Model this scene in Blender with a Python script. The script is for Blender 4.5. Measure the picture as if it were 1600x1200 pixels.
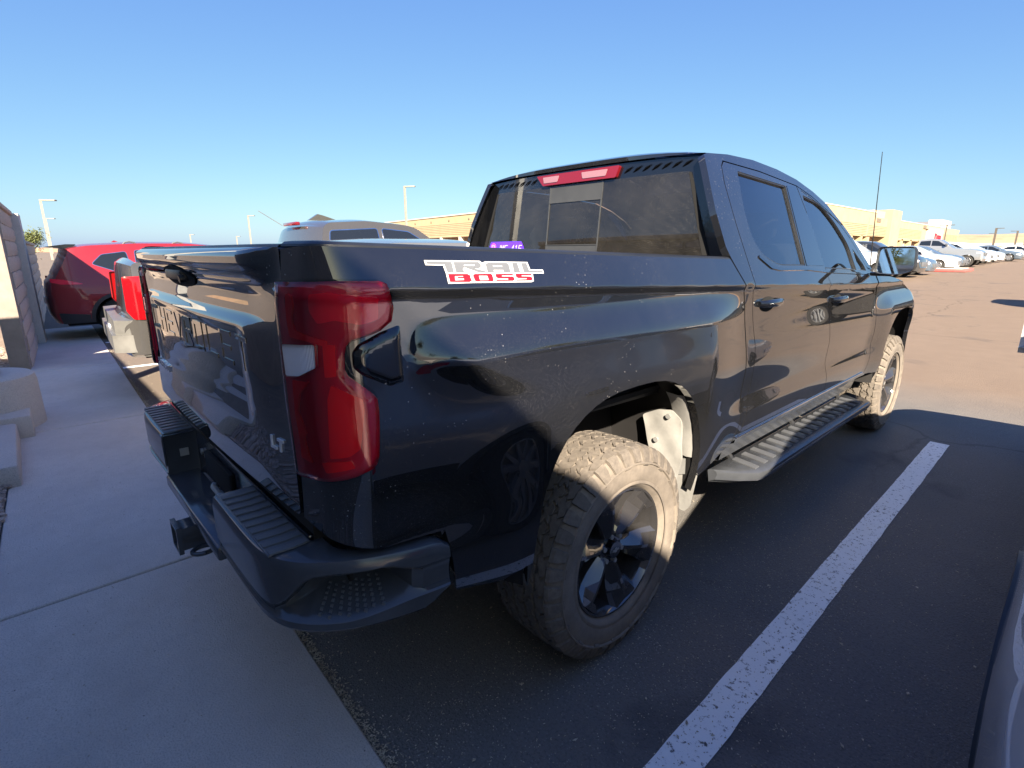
import bpy, math, random, bmesh
from math import sin, cos, pi, radians, sqrt, atan2, hypot
from mathutils import Vector, Matrix
from mathutils.geometry import delaunay_2d_cdt
random.seed(7)
for _o in list(bpy.data.objects): bpy.data.objects.remove(_o)
sc = bpy.context.scene
COL = sc.collection
# ---------------- camera ----------------
CAM = Vector((1.983, -1.461, 1.479)); YAW, PITCH = radians(47.2), radians(14.15)
cd = bpy.data.cameras.new('camera'); cam = bpy.data.objects.new('camera', cd); COL.objects.link(cam)
fw = Vector((-sin(YAW)*cos(PITCH), cos(YAW)*cos(PITCH), -sin(PITCH)))
cam.location = CAM; cam.rotation_euler = fw.to_track_quat('-Z', 'Y').to_euler()
cd.sensor_width = 36; cd.lens = 820/1600*36; cd.clip_start = .02; cd.clip_end = 5000
sc.camera = cam
# ---------------- sky and sun ----------------
SUN = Vector((1.2, -1.0, .95)).normalized()
world = bpy.data.worlds.new('World'); sc.world = world; world.use_nodes = True
wn = world.node_tree; wn.nodes.clear()
sky = wn.nodes.new('ShaderNodeTexSky'); sky.sky_type = 'NISHITA'; sky.sun_disc = False
sky.sun_elevation = math.asin(SUN.z); sky.sun_rotation = atan2(SUN.x, SUN.y)
sky.altitude = 1200; sky.air_density = 1.0; sky.dust_density = 2.5; sky.ozone_density = 5
SKYFIT = ((1.1623, .133*1.64, .88), (2.2336, .314*1.44, .78), (4.2408, .737*1.22, .30))
bg = wn.nodes.new('ShaderNodeBackground'); bg.inputs[1].default_value = .15
wo = wn.nodes.new('ShaderNodeOutputWorld')
# the camera's gentle tone response to the sky, one power per channel, the same in every direction
sp_ = wn.nodes.new('ShaderNodeSeparateColor'); cb_ = wn.nodes.new('ShaderNodeCombineColor'); wn.links.new(sky.outputs[0], sp_.inputs[0])
EXPO = 2.0
for i, (ref, tgt, gm_) in enumerate(SKYFIT):
    p_ = wn.nodes.new('ShaderNodeMath'); p_.operation = 'POWER'; p_.inputs[1].default_value = gm_; wn.links.new(sp_.outputs[i], p_.inputs[0])
    m_ = wn.nodes.new('ShaderNodeMath'); m_.operation = 'MULTIPLY'; m_.inputs[1].default_value = tgt/2**EXPO/.15/ref**gm_; wn.links.new(p_.outputs[0], m_.inputs[0])
    wn.links.new(m_.outputs[0], cb_.inputs[i])
sk = cb_.outputs[0]
wn.links.new(sk, bg.inputs[0]); wn.links.new(bg.outputs[0], wo.inputs[0])
sd = bpy.data.lights.new('sun', 'SUN'); sd.energy = 5.0; sd.angle = radians(.53); sd.color = (1, .87, .70)
sun = bpy.data.objects.new('sun', sd); COL.objects.link(sun); sun.location = (5, -5, 8)
sun.rotation_euler = SUN.to_track_quat('Z', 'Y').to_euler()
sc.view_settings.view_transform = 'Standard'; sc.view_settings.look = 'None'
sc.view_settings.exposure = EXPO; sc.view_settings.gamma = 1
sc.cycles.max_bounces = 8; sc.cycles.transparent_max_bounces = 16
sc.cycles.sample_clamp_indirect = 6
# ---------------- helpers ----------------
def props(o, label=None, cat=None, group=None, kind=None):
    if label: o['label'] = label
    if cat: o['category'] = cat
    if group: o['group'] = group
    if kind: o['kind'] = kind
    return o
def empty(name, loc=(0,0,0), rz=0, label=None, cat=None, group=None):
    o = bpy.data.objects.new(name, None); COL.objects.link(o); o.location = loc
    o.rotation_euler = (0, 0, rz); o.empty_display_size = .1
    return props(o, label, cat, group)
def link(name, me, mat=None, parent=None, loc=None, label=None):
    o = bpy.data.objects.new(name, me); COL.objects.link(o)
    if mat is not None:
        me.materials.clear()
        for m in (mat if isinstance(mat, (list, tuple)) else [mat]): me.materials.append(m)
    if parent: o.parent = parent
    if loc: o.location = loc
    if label: o['label'] = label
    return o
def mesh(name, vs, fs, mat=None, parent=None, smooth=True, ang=35, label=None, mi=None, loc=None):
    me = bpy.data.meshes.new(name); me.from_pydata([tuple(v) for v in vs], [], fs); me.update()
    if smooth:
        me.polygons.foreach_set('use_smooth', [True]*len(me.polygons)); me.set_sharp_from_angle(angle=radians(ang))
    if mi: me.polygons.foreach_set('material_index', mi)
    return link(name, me, mat, parent, loc, label)
class MB:
    def __init__(s): s.v = []; s.f = []; s.m = []
    def add(s, vs, fs, mi=0):
        n = len(s.v); s.v += [tuple(v) for v in vs]; s.f += [tuple(i+n for i in f) for f in fs]; s.m += [mi]*len(fs); return s
    def box(s, x0, x1, y0, y1, z0, z1, mi=0, b=0, M=None):
        if b <= 0:
            v = [(x,y,z) for z in (z0,z1) for y in (y0,y1) for x in (x0,x1)]
            f = [(0,2,3,1),(4,5,7,6),(0,1,5,4),(2,6,7,3),(0,4,6,2),(1,3,7,5)]
        else:
            bm = bmesh.new(); bmesh.ops.create_cube(bm, size=1)
            for q in bm.verts: q.co = Vector(((x0+x1)/2+q.co.x*(x1-x0), (y0+y1)/2+q.co.y*(y1-y0), (z0+z1)/2+q.co.z*(z1-z0)))
            bmesh.ops.bevel(bm, geom=bm.edges[:], offset=b, segments=2, profile=.5, affect='EDGES')
            bm.verts.index_update(); v = [tuple(q.co) for q in bm.verts]; f = [tuple(q.index for q in p.verts) for p in bm.faces]; bm.free()
        if M is not None: v = [tuple(M @ Vector(q)) for q in v]
        return s.add(v, f, mi)
    def cyl(s, a, b, r, n=12, r2=None, mi=0, caps=True):
        a = Vector(a); b = Vector(b); d = (b-a).normalized(); r2 = r if r2 is None else r2
        u = d.orthogonal().normalized(); w = d.cross(u)
        v = [a+(u*cos(2*pi*i/n)+w*sin(2*pi*i/n))*r for i in range(n)]+[b+(u*cos(2*pi*i/n)+w*sin(2*pi*i/n))*r2 for i in range(n)]
        f = [(i,(i+1)%n,n+(i+1)%n,n+i) for i in range(n)]
        if caps: f += [tuple(range(n))[::-1], tuple(range(n,2*n))]
        return s.add(v, f, mi)
    def tube(s, pts, r, n=8, mi=0):
        pts = [Vector(p) for p in pts]; vs = []; fs = []; u = None
        for i, p in enumerate(pts):
            d = (pts[min(i+1,len(pts)-1)]-pts[max(i-1,0)]).normalized()
            u = d.orthogonal().normalized() if u is None else (u-d*u.dot(d)).normalized()
            w = d.cross(u); rr = r[i] if isinstance(r,(list,tuple)) else r
            vs += [p+(u*cos(2*pi*k/n)+w*sin(2*pi*k/n))*rr for k in range(n)]
            if i: fs += [((i-1)*n+k,(i-1)*n+(k+1)%n,i*n+(k+1)%n,i*n+k) for k in range(n)]
        fs += [tuple(range(n))[::-1], tuple(range((len(pts)-1)*n,len(pts)*n))]
        return s.add(vs, fs, mi)
    def grid(s, rows, closed=False, mi=0):
        n = len(rows[0]); vs = [p for r in rows for p in r]; fs = []
        for i in range(len(rows)-1):
            for j in range(n if closed else n-1):
                k = (j+1) % n; fs.append((i*n+j, i*n+k, (i+1)*n+k, (i+1)*n+j))
        return s.add(vs, fs, mi)
    def prism(s, poly, h0, h1, axis='z', mi=0):
        n = len(poly)
        def P(a, b, h): return {'z':(a,b,h),'y':(a,h,b),'x':(h,a,b)}[axis]
        v = [P(a,b,h0) for a,b in poly]+[P(a,b,h1) for a,b in poly]
        f = [tuple(range(n)), tuple(range(n,2*n))[::-1]]+[(i,n+i,n+(i+1)%n,(i+1)%n) for i in range(n)]
        return s.add(v, f, mi)
    def build(s, name, mat=None, parent=None, smooth=True, ang=35, label=None, fix=True, loc=None):
        o = mesh(name, s.v, s.f, mat, parent, smooth, ang, label, s.m if isinstance(mat,(list,tuple)) else None, loc)
        if fix:
            bm = bmesh.new(); bm.from_mesh(o.data); bmesh.ops.recalc_face_normals(bm, faces=bm.faces[:]); bm.to_mesh(o.data); bm.free()
        return o
def copy_tree(o, parent=None):
    c = o.copy(); COL.objects.link(c)
    if parent is not None: c.parent = parent
    for ch in [x for x in bpy.data.objects if x.parent == o]: copy_tree(ch, c)
    return c
def inpoly(x, y, P):
    c = False; n = len(P); j = n-1
    for i in range(n):
        xi, yi = P[i]; xj, yj = P[j]
        if (yi > y) != (yj > y) and x < (xj-xi)*(y-yi)/(yj-yi)+xi: c = not c
        j = i
    return c
def resample(P, step, closed=True):
    out = []; n = len(P)
    for i in range(n if closed else n-1):
        a = P[i]; b = P[(i+1) % n]; L = hypot(b[0]-a[0], b[1]-a[1]); k = max(1, int(math.ceil(L/step)))
        out += [(a[0]+(b[0]-a[0])*t/k, a[1]+(b[1]-a[1])*t/k) for t in range(k)]
    if not closed: out.append(P[-1])
    return out
def roundp(P, r, n=4):
    out = []; N = len(P)
    for i in range(N):
        p = Vector(P[i]); a = Vector(P[i-1]); b = Vector(P[(i+1) % N])
        rr = r[i] if isinstance(r, (list, tuple)) else r
        da = (a-p); db = (b-p); q = min(rr, da.length*.45, db.length*.45)
        if q < 1e-4: out.append(tuple(p)); continue
        A = p+da.normalized()*q; B = p+db.normalized()*q
        for k in range(n+1):
            t = k/n; out.append(tuple(A*(1-t)**2+p*2*t*(1-t)+B*t*t))
    return out
def patch(name, outl, surf, mat, parent=None, step=.03, off=0., depth=.015, holes=(), side=1, edge=0., label=None, step2=None, bulge=0., bw=.02):
    """sheet of the surface surf(u,v) inside an outline, with edges turned inwards; side -1 mirrors it in x"""
    step2 = step2 or step
    loops = [resample(list(outl), min(step,step2))]+[resample(list(h), min(step,step2)) for h in holes]
    pts = []; edges = []
    for L in loops:
        n0 = len(pts); pts += L; edges += [(n0+i, n0+(i+1) % len(L)) for i in range(len(L))]
    u0 = min(q[0] for q in loops[0]); u1 = max(q[0] for q in loops[0]); v0 = min(q[1] for q in loops[0]); v1 = max(q[1] for q in loops[0])
    nb = len(pts); cell = {}
    for q in pts: cell.setdefault((int(q[0]//step), int(q[1]//step2)), []).append(q)
    nu = int((u1-u0)/step)+1; nv = int((v1-v0)/step2)+1
    for i in range(1, nu+1):
        for j in range(1, nv+1):
            a = u0+i*step; b = v0+j*step2
            if a >= u1 or b >= v1: continue
            if not inpoly(a, b, loops[0]) or any(inpoly(a, b, h) for h in loops[1:]): continue
            ci = int(a//step); cj = int(b//step2); near = False
            for di in (-1,0,1):
                for dj in (-1,0,1):
                    for q in cell.get((ci+di, cj+dj), ()):
                        if ((q[0]-a)/step)**2+((q[1]-b)/step2)**2 < .2: near = True
            if not near: pts.append((a, b))
    V, E, F, _, _, _ = delaunay_2d_cdt([Vector(q) for q in pts], edges, [], 0, 1e-6)
    tris = []
    for f in F:
        cx = sum(V[i].x for i in f)/len(f); cy = sum(V[i].y for i in f)/len(f)
        if inpoly(cx, cy, loops[0]) and not any(inpoly(cx, cy, h) for h in loops[1:]): tris.append(tuple(f))
    def nrm(u, v, e=.003):
        a = Vector(surf(u+e, v))-Vector(surf(u-e, v)); b = Vector(surf(u, v+e))-Vector(surf(u, v-e))
        n = a.cross(b); return n.normalized() if n.length > 1e-12 else Vector((0,0,1))
    uv = [(q.x, q.y) for q in V]; N = [nrm(*q) for q in uv]; P = [Vector(surf(*q)) for q in uv]
    s0 = Vector((0,0,0))
    if bulge:
        import bisect
        L0 = loops[0]
        for i, q in enumerate(uv):
            d = min(hypot(q[0]-a[0], q[1]-a[1]) for a in L0); P[i] = P[i]+N[i]*bulge*sin(min(1, d/bw)*pi/2)
    co = [P[i]+N[i]*off for i in range(len(P))]
    ec = {}
    for t in tris:
        for k in range(len(t)):
            a, b = t[k], t[(k+1) % len(t)]; ec[(a, b)] = 1
    bd = [(a, b) for (a, b) in ec if (b, a) not in ec]
    fs = list(tris); nn = [N[i] for i in range(len(co))]
    if depth > 0:
        vi = {}; 
        for a, b in bd:
            for i in (a, b):
                if i not in vi:
                    vi[i] = len(co); co.append(co[i].copy()); nn.append(s0); co.append(co[i]-N[i]*depth); nn.append(s0)
        for a, b in bd: fs.append((vi[b], vi[a], vi[a]+1, vi[b]+1))
    used = sorted({i for f in fs for i in f}); mp = {k: i for i, k in enumerate(used)}
    co = [co[i] for i in used]; nn = [nn[i] for i in used]; fs = [tuple(mp[i] for i in f) for f in fs]
    if side < 0:
        co = [Vector((-c.x, c.y, c.z)) for c in co]; nn = [Vector((-c.x, c.y, c.z)) for c in nn]; fs = [f[::-1] for f in fs]
    # orientation check: face normals must agree with N
    me = bpy.data.meshes.new(name); me.from_pydata([tuple(c) for c in co], [], fs); me.update()
    me.polygons.foreach_set('use_smooth', [True]*len(me.polygons))
    a = 0
    for p in me.polygons[:50]: a += p.normal.dot(nn[p.vertices[0]])
    if a < 0: me.flip_normals()
    if not bulge: me.normals_split_custom_set_from_vertices([tuple(c) for c in nn])
    return link(name, me, mat, parent, label=label)
# ---------------- materials ----------------
MATS = {}
class NT:
    def __init__(s, name):
        s.m = bpy.data.materials.new(name); s.m.use_nodes = True; s.t = s.m.node_tree; s.n = s.t.nodes
        s.p = s.n['Principled BSDF']; s.out = s.n['Material Output']
    def nd(s, t, **k):
        x = s.n.new(t)
        for a, b in k.items(): setattr(x, a, b)
        return x
    def L(s, a, b): s.t.links.new(a, b)
    def co(s):
        if not hasattr(s, '_c'): s._c = s.nd('ShaderNodeTexCoord')
        return s._c.outputs['Object']
    def noise(s, scale, detail=4, rough=.6, vec=None, dist=0):
        x = s.nd('ShaderNodeTexNoise'); x.inputs['Scale'].default_value = scale; x.inputs['Detail'].default_value = detail
        x.inputs['Roughness'].default_value = rough; x.inputs['Distortion'].default_value = dist
        s.L(vec or s.co(), x.inputs['Vector']); return x.outputs['Fac']
    def vor(s, scale, feature='F1', vec=None, out='Distance', rnd=1):
        x = s.nd('ShaderNodeTexVoronoi', feature=feature); x.inputs['Scale'].default_value = scale
        x.inputs['Randomness'].default_value = rnd; s.L(vec or s.co(), x.inputs['Vector']); return x.outputs[out]
    def ramp(s, fac, stops, interp='LINEAR'):
        x = s.nd('ShaderNodeValToRGB'); r = x.color_ramp; r.interpolation = interp
        while len(r.elements) < len(stops): r.elements.new(.5)
        for e, (p, c) in zip(r.elements, stops):
            e.position = p; e.color = (c, c, c, 1) if isinstance(c, (int, float)) else (*c, 1)
        s.L(fac, x.inputs[0]); return x.outputs[0]
    def math(s, op, a, b=None, clamp=False):
        x = s.nd('ShaderNodeMath', operation=op); x.use_clamp = clamp
        for i, q in enumerate((a, b)):
            if q is None: continue
            if isinstance(q, (int, float)): x.inputs[i].default_value = q
            else: s.L(q, x.inputs[i])
        return x.outputs[0]
    def mix(s, fac, a, b, mode='MIX'):
        x = s.nd('ShaderNodeMix', data_type='RGBA', blend_type=mode)
        for i, q in ((0, fac), (6, a), (7, b)):
            if isinstance(q, (int, float)): x.inputs[i].default_value = q if i == 0 else (q, q, q, 1)
            elif isinstance(q, tuple): x.inputs[i].default_value = (*q, 1)
            else: s.L(q, x.inputs[i])
        return x.outputs[2]
    def bump(s, h, strength=.3, dist=.01, prev=None):
        x = s.nd('ShaderNodeBump'); x.inputs['Strength'].default_value = strength; x.inputs['Distance'].default_value = dist
        s.L(h, x.inputs['Height'])
        if prev: s.L(prev, x.inputs['Normal'])
        return x.outputs[0]
    def sep(s):
        x = s.nd('ShaderNodeSeparateXYZ'); s.L(s.co(), x.inputs[0]); return x.outputs
    def set(s, **k):
        nm = dict(base='Base Color', rough='Roughness', metal='Metallic', normal='Normal', coat='Coat Weight', coatr='Coat Roughness', spec='Specular IOR Level', trans='Transmission Weight', ior='IOR', emit='Emission Color', es='Emission Strength', sheen='Sheen Weight')
        for a, b in k.items():
            i = s.p.inputs[nm[a]]
            if isinstance(b, (int, float)): i.default_value = b
            elif isinstance(b, tuple): i.default_value = (*b, 1)
            else: s.L(b, i)
        return s
def simple(name, base, rough=.5, metal=0, var=.15, scale=6, bump=0, bscale=80, **k):
    t = NT(name)
    c0 = tuple(x*(1-var) for x in base); c1 = tuple(min(1, x*(1+var)) for x in base)
    n = t.noise(scale, 5); t.set(base=t.ramp(n, [(.3, c0), (.7, c1)]), rough=t.ramp(n, [(.3, max(0, rough-.04)), (.7, min(1, rough+.05))]), metal=metal, **k)
    if bump: t.set(normal=t.bump(t.noise(bscale, 3), bump, .004))
    MATS[name] = t.m; return t.m
def paint(name, base, dust=.05, film=(.42, .40, .38), metal=0., speck=0., coat=1., rough=.35):
    t = NT(name); z = t.sep()[2]
    n = t.noise(3.5, 6, .7); f = t.ramp(n, [(.3, dust*.6), (.75, dust*1.35)])
    if dust:
        low = t.ramp(z, [(.35, 1), (1.0, 0)]); f = t.math('ADD', f, t.math('MULTIPLY', low, dust*1.2))
    if speck:
        a = t.vor(95); m = t.ramp(a, [(.10, 1), (.17, 0)])
        k = t.ramp(t.noise(2.6, 3, .6), [(.52, 0), (.66, 1)])
        sel = t.ramp(t.vor(95, out='Color'), [(.62, 0), (.66, 1)])
        m = t.math('MULTIPLY', t.math('MULTIPLY', m, k), sel)
        b2 = t.vor(300); m2 = t.math('MULTIPLY', t.ramp(b2, [(.14, 1), (.22, 0)]), t.ramp(t.noise(1.7, 4, .7), [(.45, 0), (.75, .35)]))
        f = t.math('ADD', f, t.math('MULTIPLY', t.math('ADD', m, m2), speck), True)
    if metal: t.set(base=t.mix(f, base, film), rough=rough, metal=metal, coat=t.math('SUBTRACT', coat, t.math('MULTIPLY', f, .8), True), coatr=.015, spec=.5)
    else: t.set(base=t.mix(f, base, film), rough=t.math('ADD', t.math('MULTIPLY', f, .25), .010, True), spec=1.0, coat=.7, coatr=.01)
    MATS[name] = t.m; return t.m
M = MATS
paint('black_paint', (.0035, .0042, .006), dust=.014, speck=.8)
paint('rim_black', (.006, .006, .008), dust=.03)
simple('trim_black', (.014, .015, .017), .38, bump=.15, bscale=500)
def glassmat(name, tint, dirt=.0, refl=1.0):
    t = NT(name); t.n.remove(t.p)
    fr = t.nd('ShaderNodeFresnel'); fr.inputs[0].default_value = 1.55
    tr = t.nd('ShaderNodeBsdfTransparent'); tr.inputs[0].default_value = (*tint, 1)
    gl = t.nd('ShaderNodeBsdfGlossy'); gl.inputs['Roughness'].default_value = .008; gl.inputs['Color'].default_value = (.95,.97,1,1)
    mx = t.nd('ShaderNodeMixShader'); t.L(t.math('MULTIPLY', fr.outputs[0], refl, True), mx.inputs[0]); t.L(tr.outputs[0], mx.inputs[1]); t.L(gl.outputs[0], mx.inputs[2])
    o = mx
    if dirt:
        di = t.nd('ShaderNodeBsdfDiffuse'); di.inputs[0].default_value = (.5, .46, .4, 1)
        f = t.math('MULTIPLY', t.ramp(t.vor(230), [(.16, 1), (.24, 0)]), t.ramp(t.noise(3, 4), [(.3, .15), (.65, 1)]))
        f = t.math('MULTIPLY', f, t.ramp(t.vor(230, out='Color'), [(.45, 0), (.6, 1)]))
        f = t.math('ADD', t.math('MULTIPLY', f, dirt*4), t.ramp(t.noise(5, 5), [(.3, dirt*.3), (.8, dirt*.9)]), True)
        m2 = t.nd('ShaderNodeMixShader'); t.L(f, m2.inputs[0]); t.L(mx.outputs[0], m2.inputs[1]); t.L(di.outputs[0], m2.inputs[2]); o = m2
    t.L(o.outputs[0], t.out.inputs[0]); MATS[name] = t.m; return t.m
glassmat('tinted_glass', (.30, .32, .33), .05, 1.4); glassmat('clean_tint', (.36, .38, .38), .004, 1.6)
glassmat('privacy_glass', (.05, .055, .06), .01, 1.4)
glassmat('clear_glass', (.8, .82, .82), 0)
simple('black_plastic', (.10, .105, .115), .42, bump=.25, bscale=500)
simple('slider_grey', (.04, .043, .047), .5)
simple('bumper_black', (.050, .054, .062), .12, bump=.04, bscale=300, var=.2)
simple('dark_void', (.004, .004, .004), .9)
simple('gloss_black', (.004, .0045, .006), .12, coat=1, coatr=.02)
simple('badge_silver', (.85, .85, .86), .22, .5)
simple('chrome', (.75, .76, .78), .12, 1)
simple('zinc', (.42, .42, .41), .45, .6)
simple('galvanized', (.26, .255, .24), .7, .1, bump=.2, bscale=60, var=.25)
simple('liner', (.010, .009, .009), .85)
simple('seat_cloth', (.03, .03, .032), .85)
simple('mirror_silver', (.8, .82, .82), .02, 1, var=.01)
simple('decal_white', (.56, .56, .56), .35, coat=1); simple('decal_red', (.36, .006, .008), .35, coat=1)
simple('decal_grey', (.14, .145, .15), .3, 0, coat=1)
simple('white_paint', (.7, .71, .72), .35, coat=1, coatr=.03)
simple('sticker_blue', (.10, .03, .62), .4); simple('sticker_purple', (.42, .08, .7), .4); simple('sticker_light', (.5, .42, .9), .4)
# lenses
def lens(name, c, rough=.06, **k):
    t = NT(name); t.set(base=c, rough=.09, coat=1, coatr=.02, spec=.5, **k); MATS[name] = t.m
lens('lens_dark', (.55, .010, .045)); lens('lens_mid', (.95, .016, .06)); lens('lens_bright', (.98, .014, .03)); lens('lens_sunlit', (.30, .003, .006))
lens('lens_clear', (.55, .56, .6)); lens('lens_chmsl', (.15, .006, .010)); lens('lens_pink', (.26, .13, .15))
# dusty tyre
def tyre_mat():
    t = NT('dusty_rubber'); n = t.noise(7, 6, .7); n2 = t.noise(60, 4)
    c = t.ramp(n, [(.3, (.11, .094, .078)), (.7, (.19, .162, .132))])
    c = t.mix(t.ramp(n2, [(.35, 0), (.7, .55)]), c, (.06, .052, .046))
    t.set(base=c, rough=.85, normal=t.bump(t.noise(220, 4), .35, .003)); M['dusty_rubber'] = t.m
    t = NT('sidewall_dust'); c = t.ramp(t.noise(9, 6, .7), [(.3, (.12, .102, .085)), (.7, (.23, .195, .158))])
    t.set(base=c, rough=.9, normal=t.bump(t.noise(200, 4), .25, .002)); M['sidewall_dust'] = t.m
tyre_mat()
def asphalt_mat():
    t = NT('asphalt'); c = t.co()
    big = t.noise(.35, 5, .65); mid = t.noise(2.2, 6, .7); fine = t.noise(90, 4, .7)
    base = t.mix(t.ramp(big, [(.35, 0), (.65, 1)]), (.13, .125, .12), (.17, .16, .145))
    base = t.mix(t.ramp(mid, [(.42, 0), (.62, .6)]), base, (.17, .155, .14))
    st = t.ramp(t.vor(120), [(.14, 1), (.36, 0)]); ssel = t.ramp(t.vor(120, out='Color'), [(.5, 0), (.8, 1)])
    patch_ = t.ramp(t.noise(1.6, 5, .75), [(.42, .12), (.62, 1)])
    base = t.mix(t.math('MULTIPLY', t.math('MULTIPLY', st, ssel), patch_), base, (.42, .39, .35))
    base = t.mix(t.ramp(fine, [(.3, .6), (.5, 0)]), base, (.05, .05, .051))
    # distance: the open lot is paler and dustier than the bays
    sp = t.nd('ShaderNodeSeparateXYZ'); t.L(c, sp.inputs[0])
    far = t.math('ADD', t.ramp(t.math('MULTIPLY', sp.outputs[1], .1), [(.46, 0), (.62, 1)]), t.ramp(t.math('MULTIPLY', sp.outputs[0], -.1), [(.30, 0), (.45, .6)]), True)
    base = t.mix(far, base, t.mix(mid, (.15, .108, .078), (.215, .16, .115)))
    # cracks
    w = t.nd('ShaderNodeTexVoronoi', feature='DISTANCE_TO_EDGE'); w.inputs['Scale'].default_value = .16
    dn = t.nd('ShaderNodeVectorMath', operation='ADD'); t.L(c, dn.inputs[0])
    nz = t.nd('ShaderNodeTexNoise'); nz.inputs['Scale'].default_value = 1.7; nz.inputs['Detail'].default_value = 7; t.L(c, nz.inputs['Vector'])
    sm = t.nd('ShaderNodeVectorMath', operation='SCALE'); sm.inputs['Scale'].default_value = .55; t.L(nz.outputs['Color'], sm.inputs[0])
    t.L(sm.outputs[0], dn.inputs[1]); t.L(dn.outputs[0], w.inputs['Vector'])
    cr = t.ramp(w.outputs['Distance'], [(.0003, .8), (.0011, 0)])
    cr = t.math('MULTIPLY', cr, t.ramp(t.math('MULTIPLY', sp.outputs[1], .1), [(.2, .0), (.5, .8)]))
    base = t.mix(t.ramp(t.noise(1.1, 4, .6, dist=.6), [(.60, 0), (.72, .55)]), base, (.05, .05, .052))
    base = t.mix(cr, base, (.03, .028, .025))
    b = t.bump(t.vor(150), .55, .006); b = t.bump(fine, .4, .005, b); b = t.bump(cr, -.6, .01, b)
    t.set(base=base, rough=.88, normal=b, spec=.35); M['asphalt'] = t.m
asphalt_mat()
def concrete_mat(name, a, b, stain=(.12, .11, .105), streak=0):
    t = NT(name); n1 = t.noise(1.3, 6, .7); n2 = t.noise(14, 5, .65); f = t.noise(170, 4, .7)
    base = t.mix(t.ramp(n1, [(.3, 0), (.7, 1)]), a, b)
    base = t.mix(t.ramp(n2, [(.45, 0), (.75, .35)]), base, stain)
    base = t.mix(t.ramp(f, [(.38, .8), (.52, 0)]), base, tuple(x*.66 for x in a))
    base = t.mix(t.math('MULTIPLY', t.ramp(t.vor(75), [(.10, .8), (.2, 0)]), t.ramp(t.vor(75, out='Color'), [(.55, 0), (.75, 1)])), base, tuple(x*.35 for x in a))
    base = t.mix(t.math('MULTIPLY', t.ramp(t.vor(26), [(.05, 1), (.08, 0)]), t.ramp(t.vor(26, out='Color'), [(.7, 0), (.75, 1)])), base, (.05, .045, .04))
    base = t.mix(t.ramp(t.noise(.6, 4, .6), [(.42, 0), (.66, .65)]), base, stain)
    bb = t.bump(f, .9, .005); bb = t.bump(t.noise(35, 4), .3, .006, bb)
    t.set(base=base, rough=.9, normal=bb); M[name] = t.m
concrete_mat('sidewalk_concrete', (.64, .57, .50), (.74, .66, .58), (.46, .40, .35))
concrete_mat('base_concrete', (.60, .53, .47), (.66, .59, .52), (.5, .43, .38))
concrete_mat('block_tan', (.56, .45, .36), (.64, .53, .43), (.42, .33, .26))
def line_mat():
    t = NT('line_paint'); w = t.ramp(t.noise(38, 6, .75), [(.37, 0), (.43, 1)])
    base = t.mix(w, (.09, .085, .08), t.mix(t.noise(5, 5), (.80, .80, .77), (.88, .88, .86)))
    t.set(base=base, rough=.75, normal=t.bump(t.noise(150, 4), .4, .004)); M['line_paint'] = t.m
line_mat()
# ---------------- truck surfaces ----------------
def sst(a, b, x):
    t = (x - a) / (b - a); t = 0.0 if t < 0 else 1.0 if t > 1 else t
    return t * t * (3 - 2 * t)
def crease_z(y):
    return 1.402 - .0375 * (y + .83) if y < 2.6 else 1.2734 - .02 * (y - 2.6)
def rail_z(y): return 1.486 - .0235 * (y + .84)
def sill_z(y): return 1.40 - .04 * (y - 1.31)
def side_x(y, z):
    zc = crease_z(y)
    low = sst(1.25, 1.08, z)
    rear = sst(-.87 - .06 * low, -.70 + .30 * low, y) * (1 - sst(.50, .98, y))
    front = sst(2.95, 3.4, y) * (1 - sst(4.05, 4.6, y))
    z1 = 1.338 - .012 * (y + .8)
    x = .962 + .046 * rear * sst(z1, z1 - .125, z) + .045 * front * sst(1.215, 1.06, z)
    x += .014 * sst(1.2, .98, z)
    x += .010 * sst(zc - .03, zc, z)
    x -= .012 * sst(.98, .80, z) * (1 - rear) * (1 - front)
    x += .016 * sst(.82, .72, z) * (1 - rear) * (1 - front)
    if z < .72: x -= (.72 - z) ** 2 * (1.0 - .4 * rear)
    if z > zc: x -= (z - zc) * .45
    if y > 4.0: x -= .34 * ((y - 4.0) / .75) ** 2
    return x
UC, RC, PH = -.93, .11, 1.35
def side_pt(u, z):
    from math import sin, cos
    x = side_x(max(u, UC), z)
    if u >= UC: return (x, u, z)
    tl = max(0, z - crease_z(UC)) * .45; x += tl
    a = UC - u; L = RC * PH
    if a < L:
        f = a / RC; return (x - RC + (RC - tl) * cos(f), UC - (RC - .3 * tl) * sin(f), z)
    t = a - L
    return (x - RC + (RC - tl) * cos(PH) - t * sin(PH), UC - (RC - .3 * tl) * sin(PH) - t * cos(PH), z)
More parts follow.
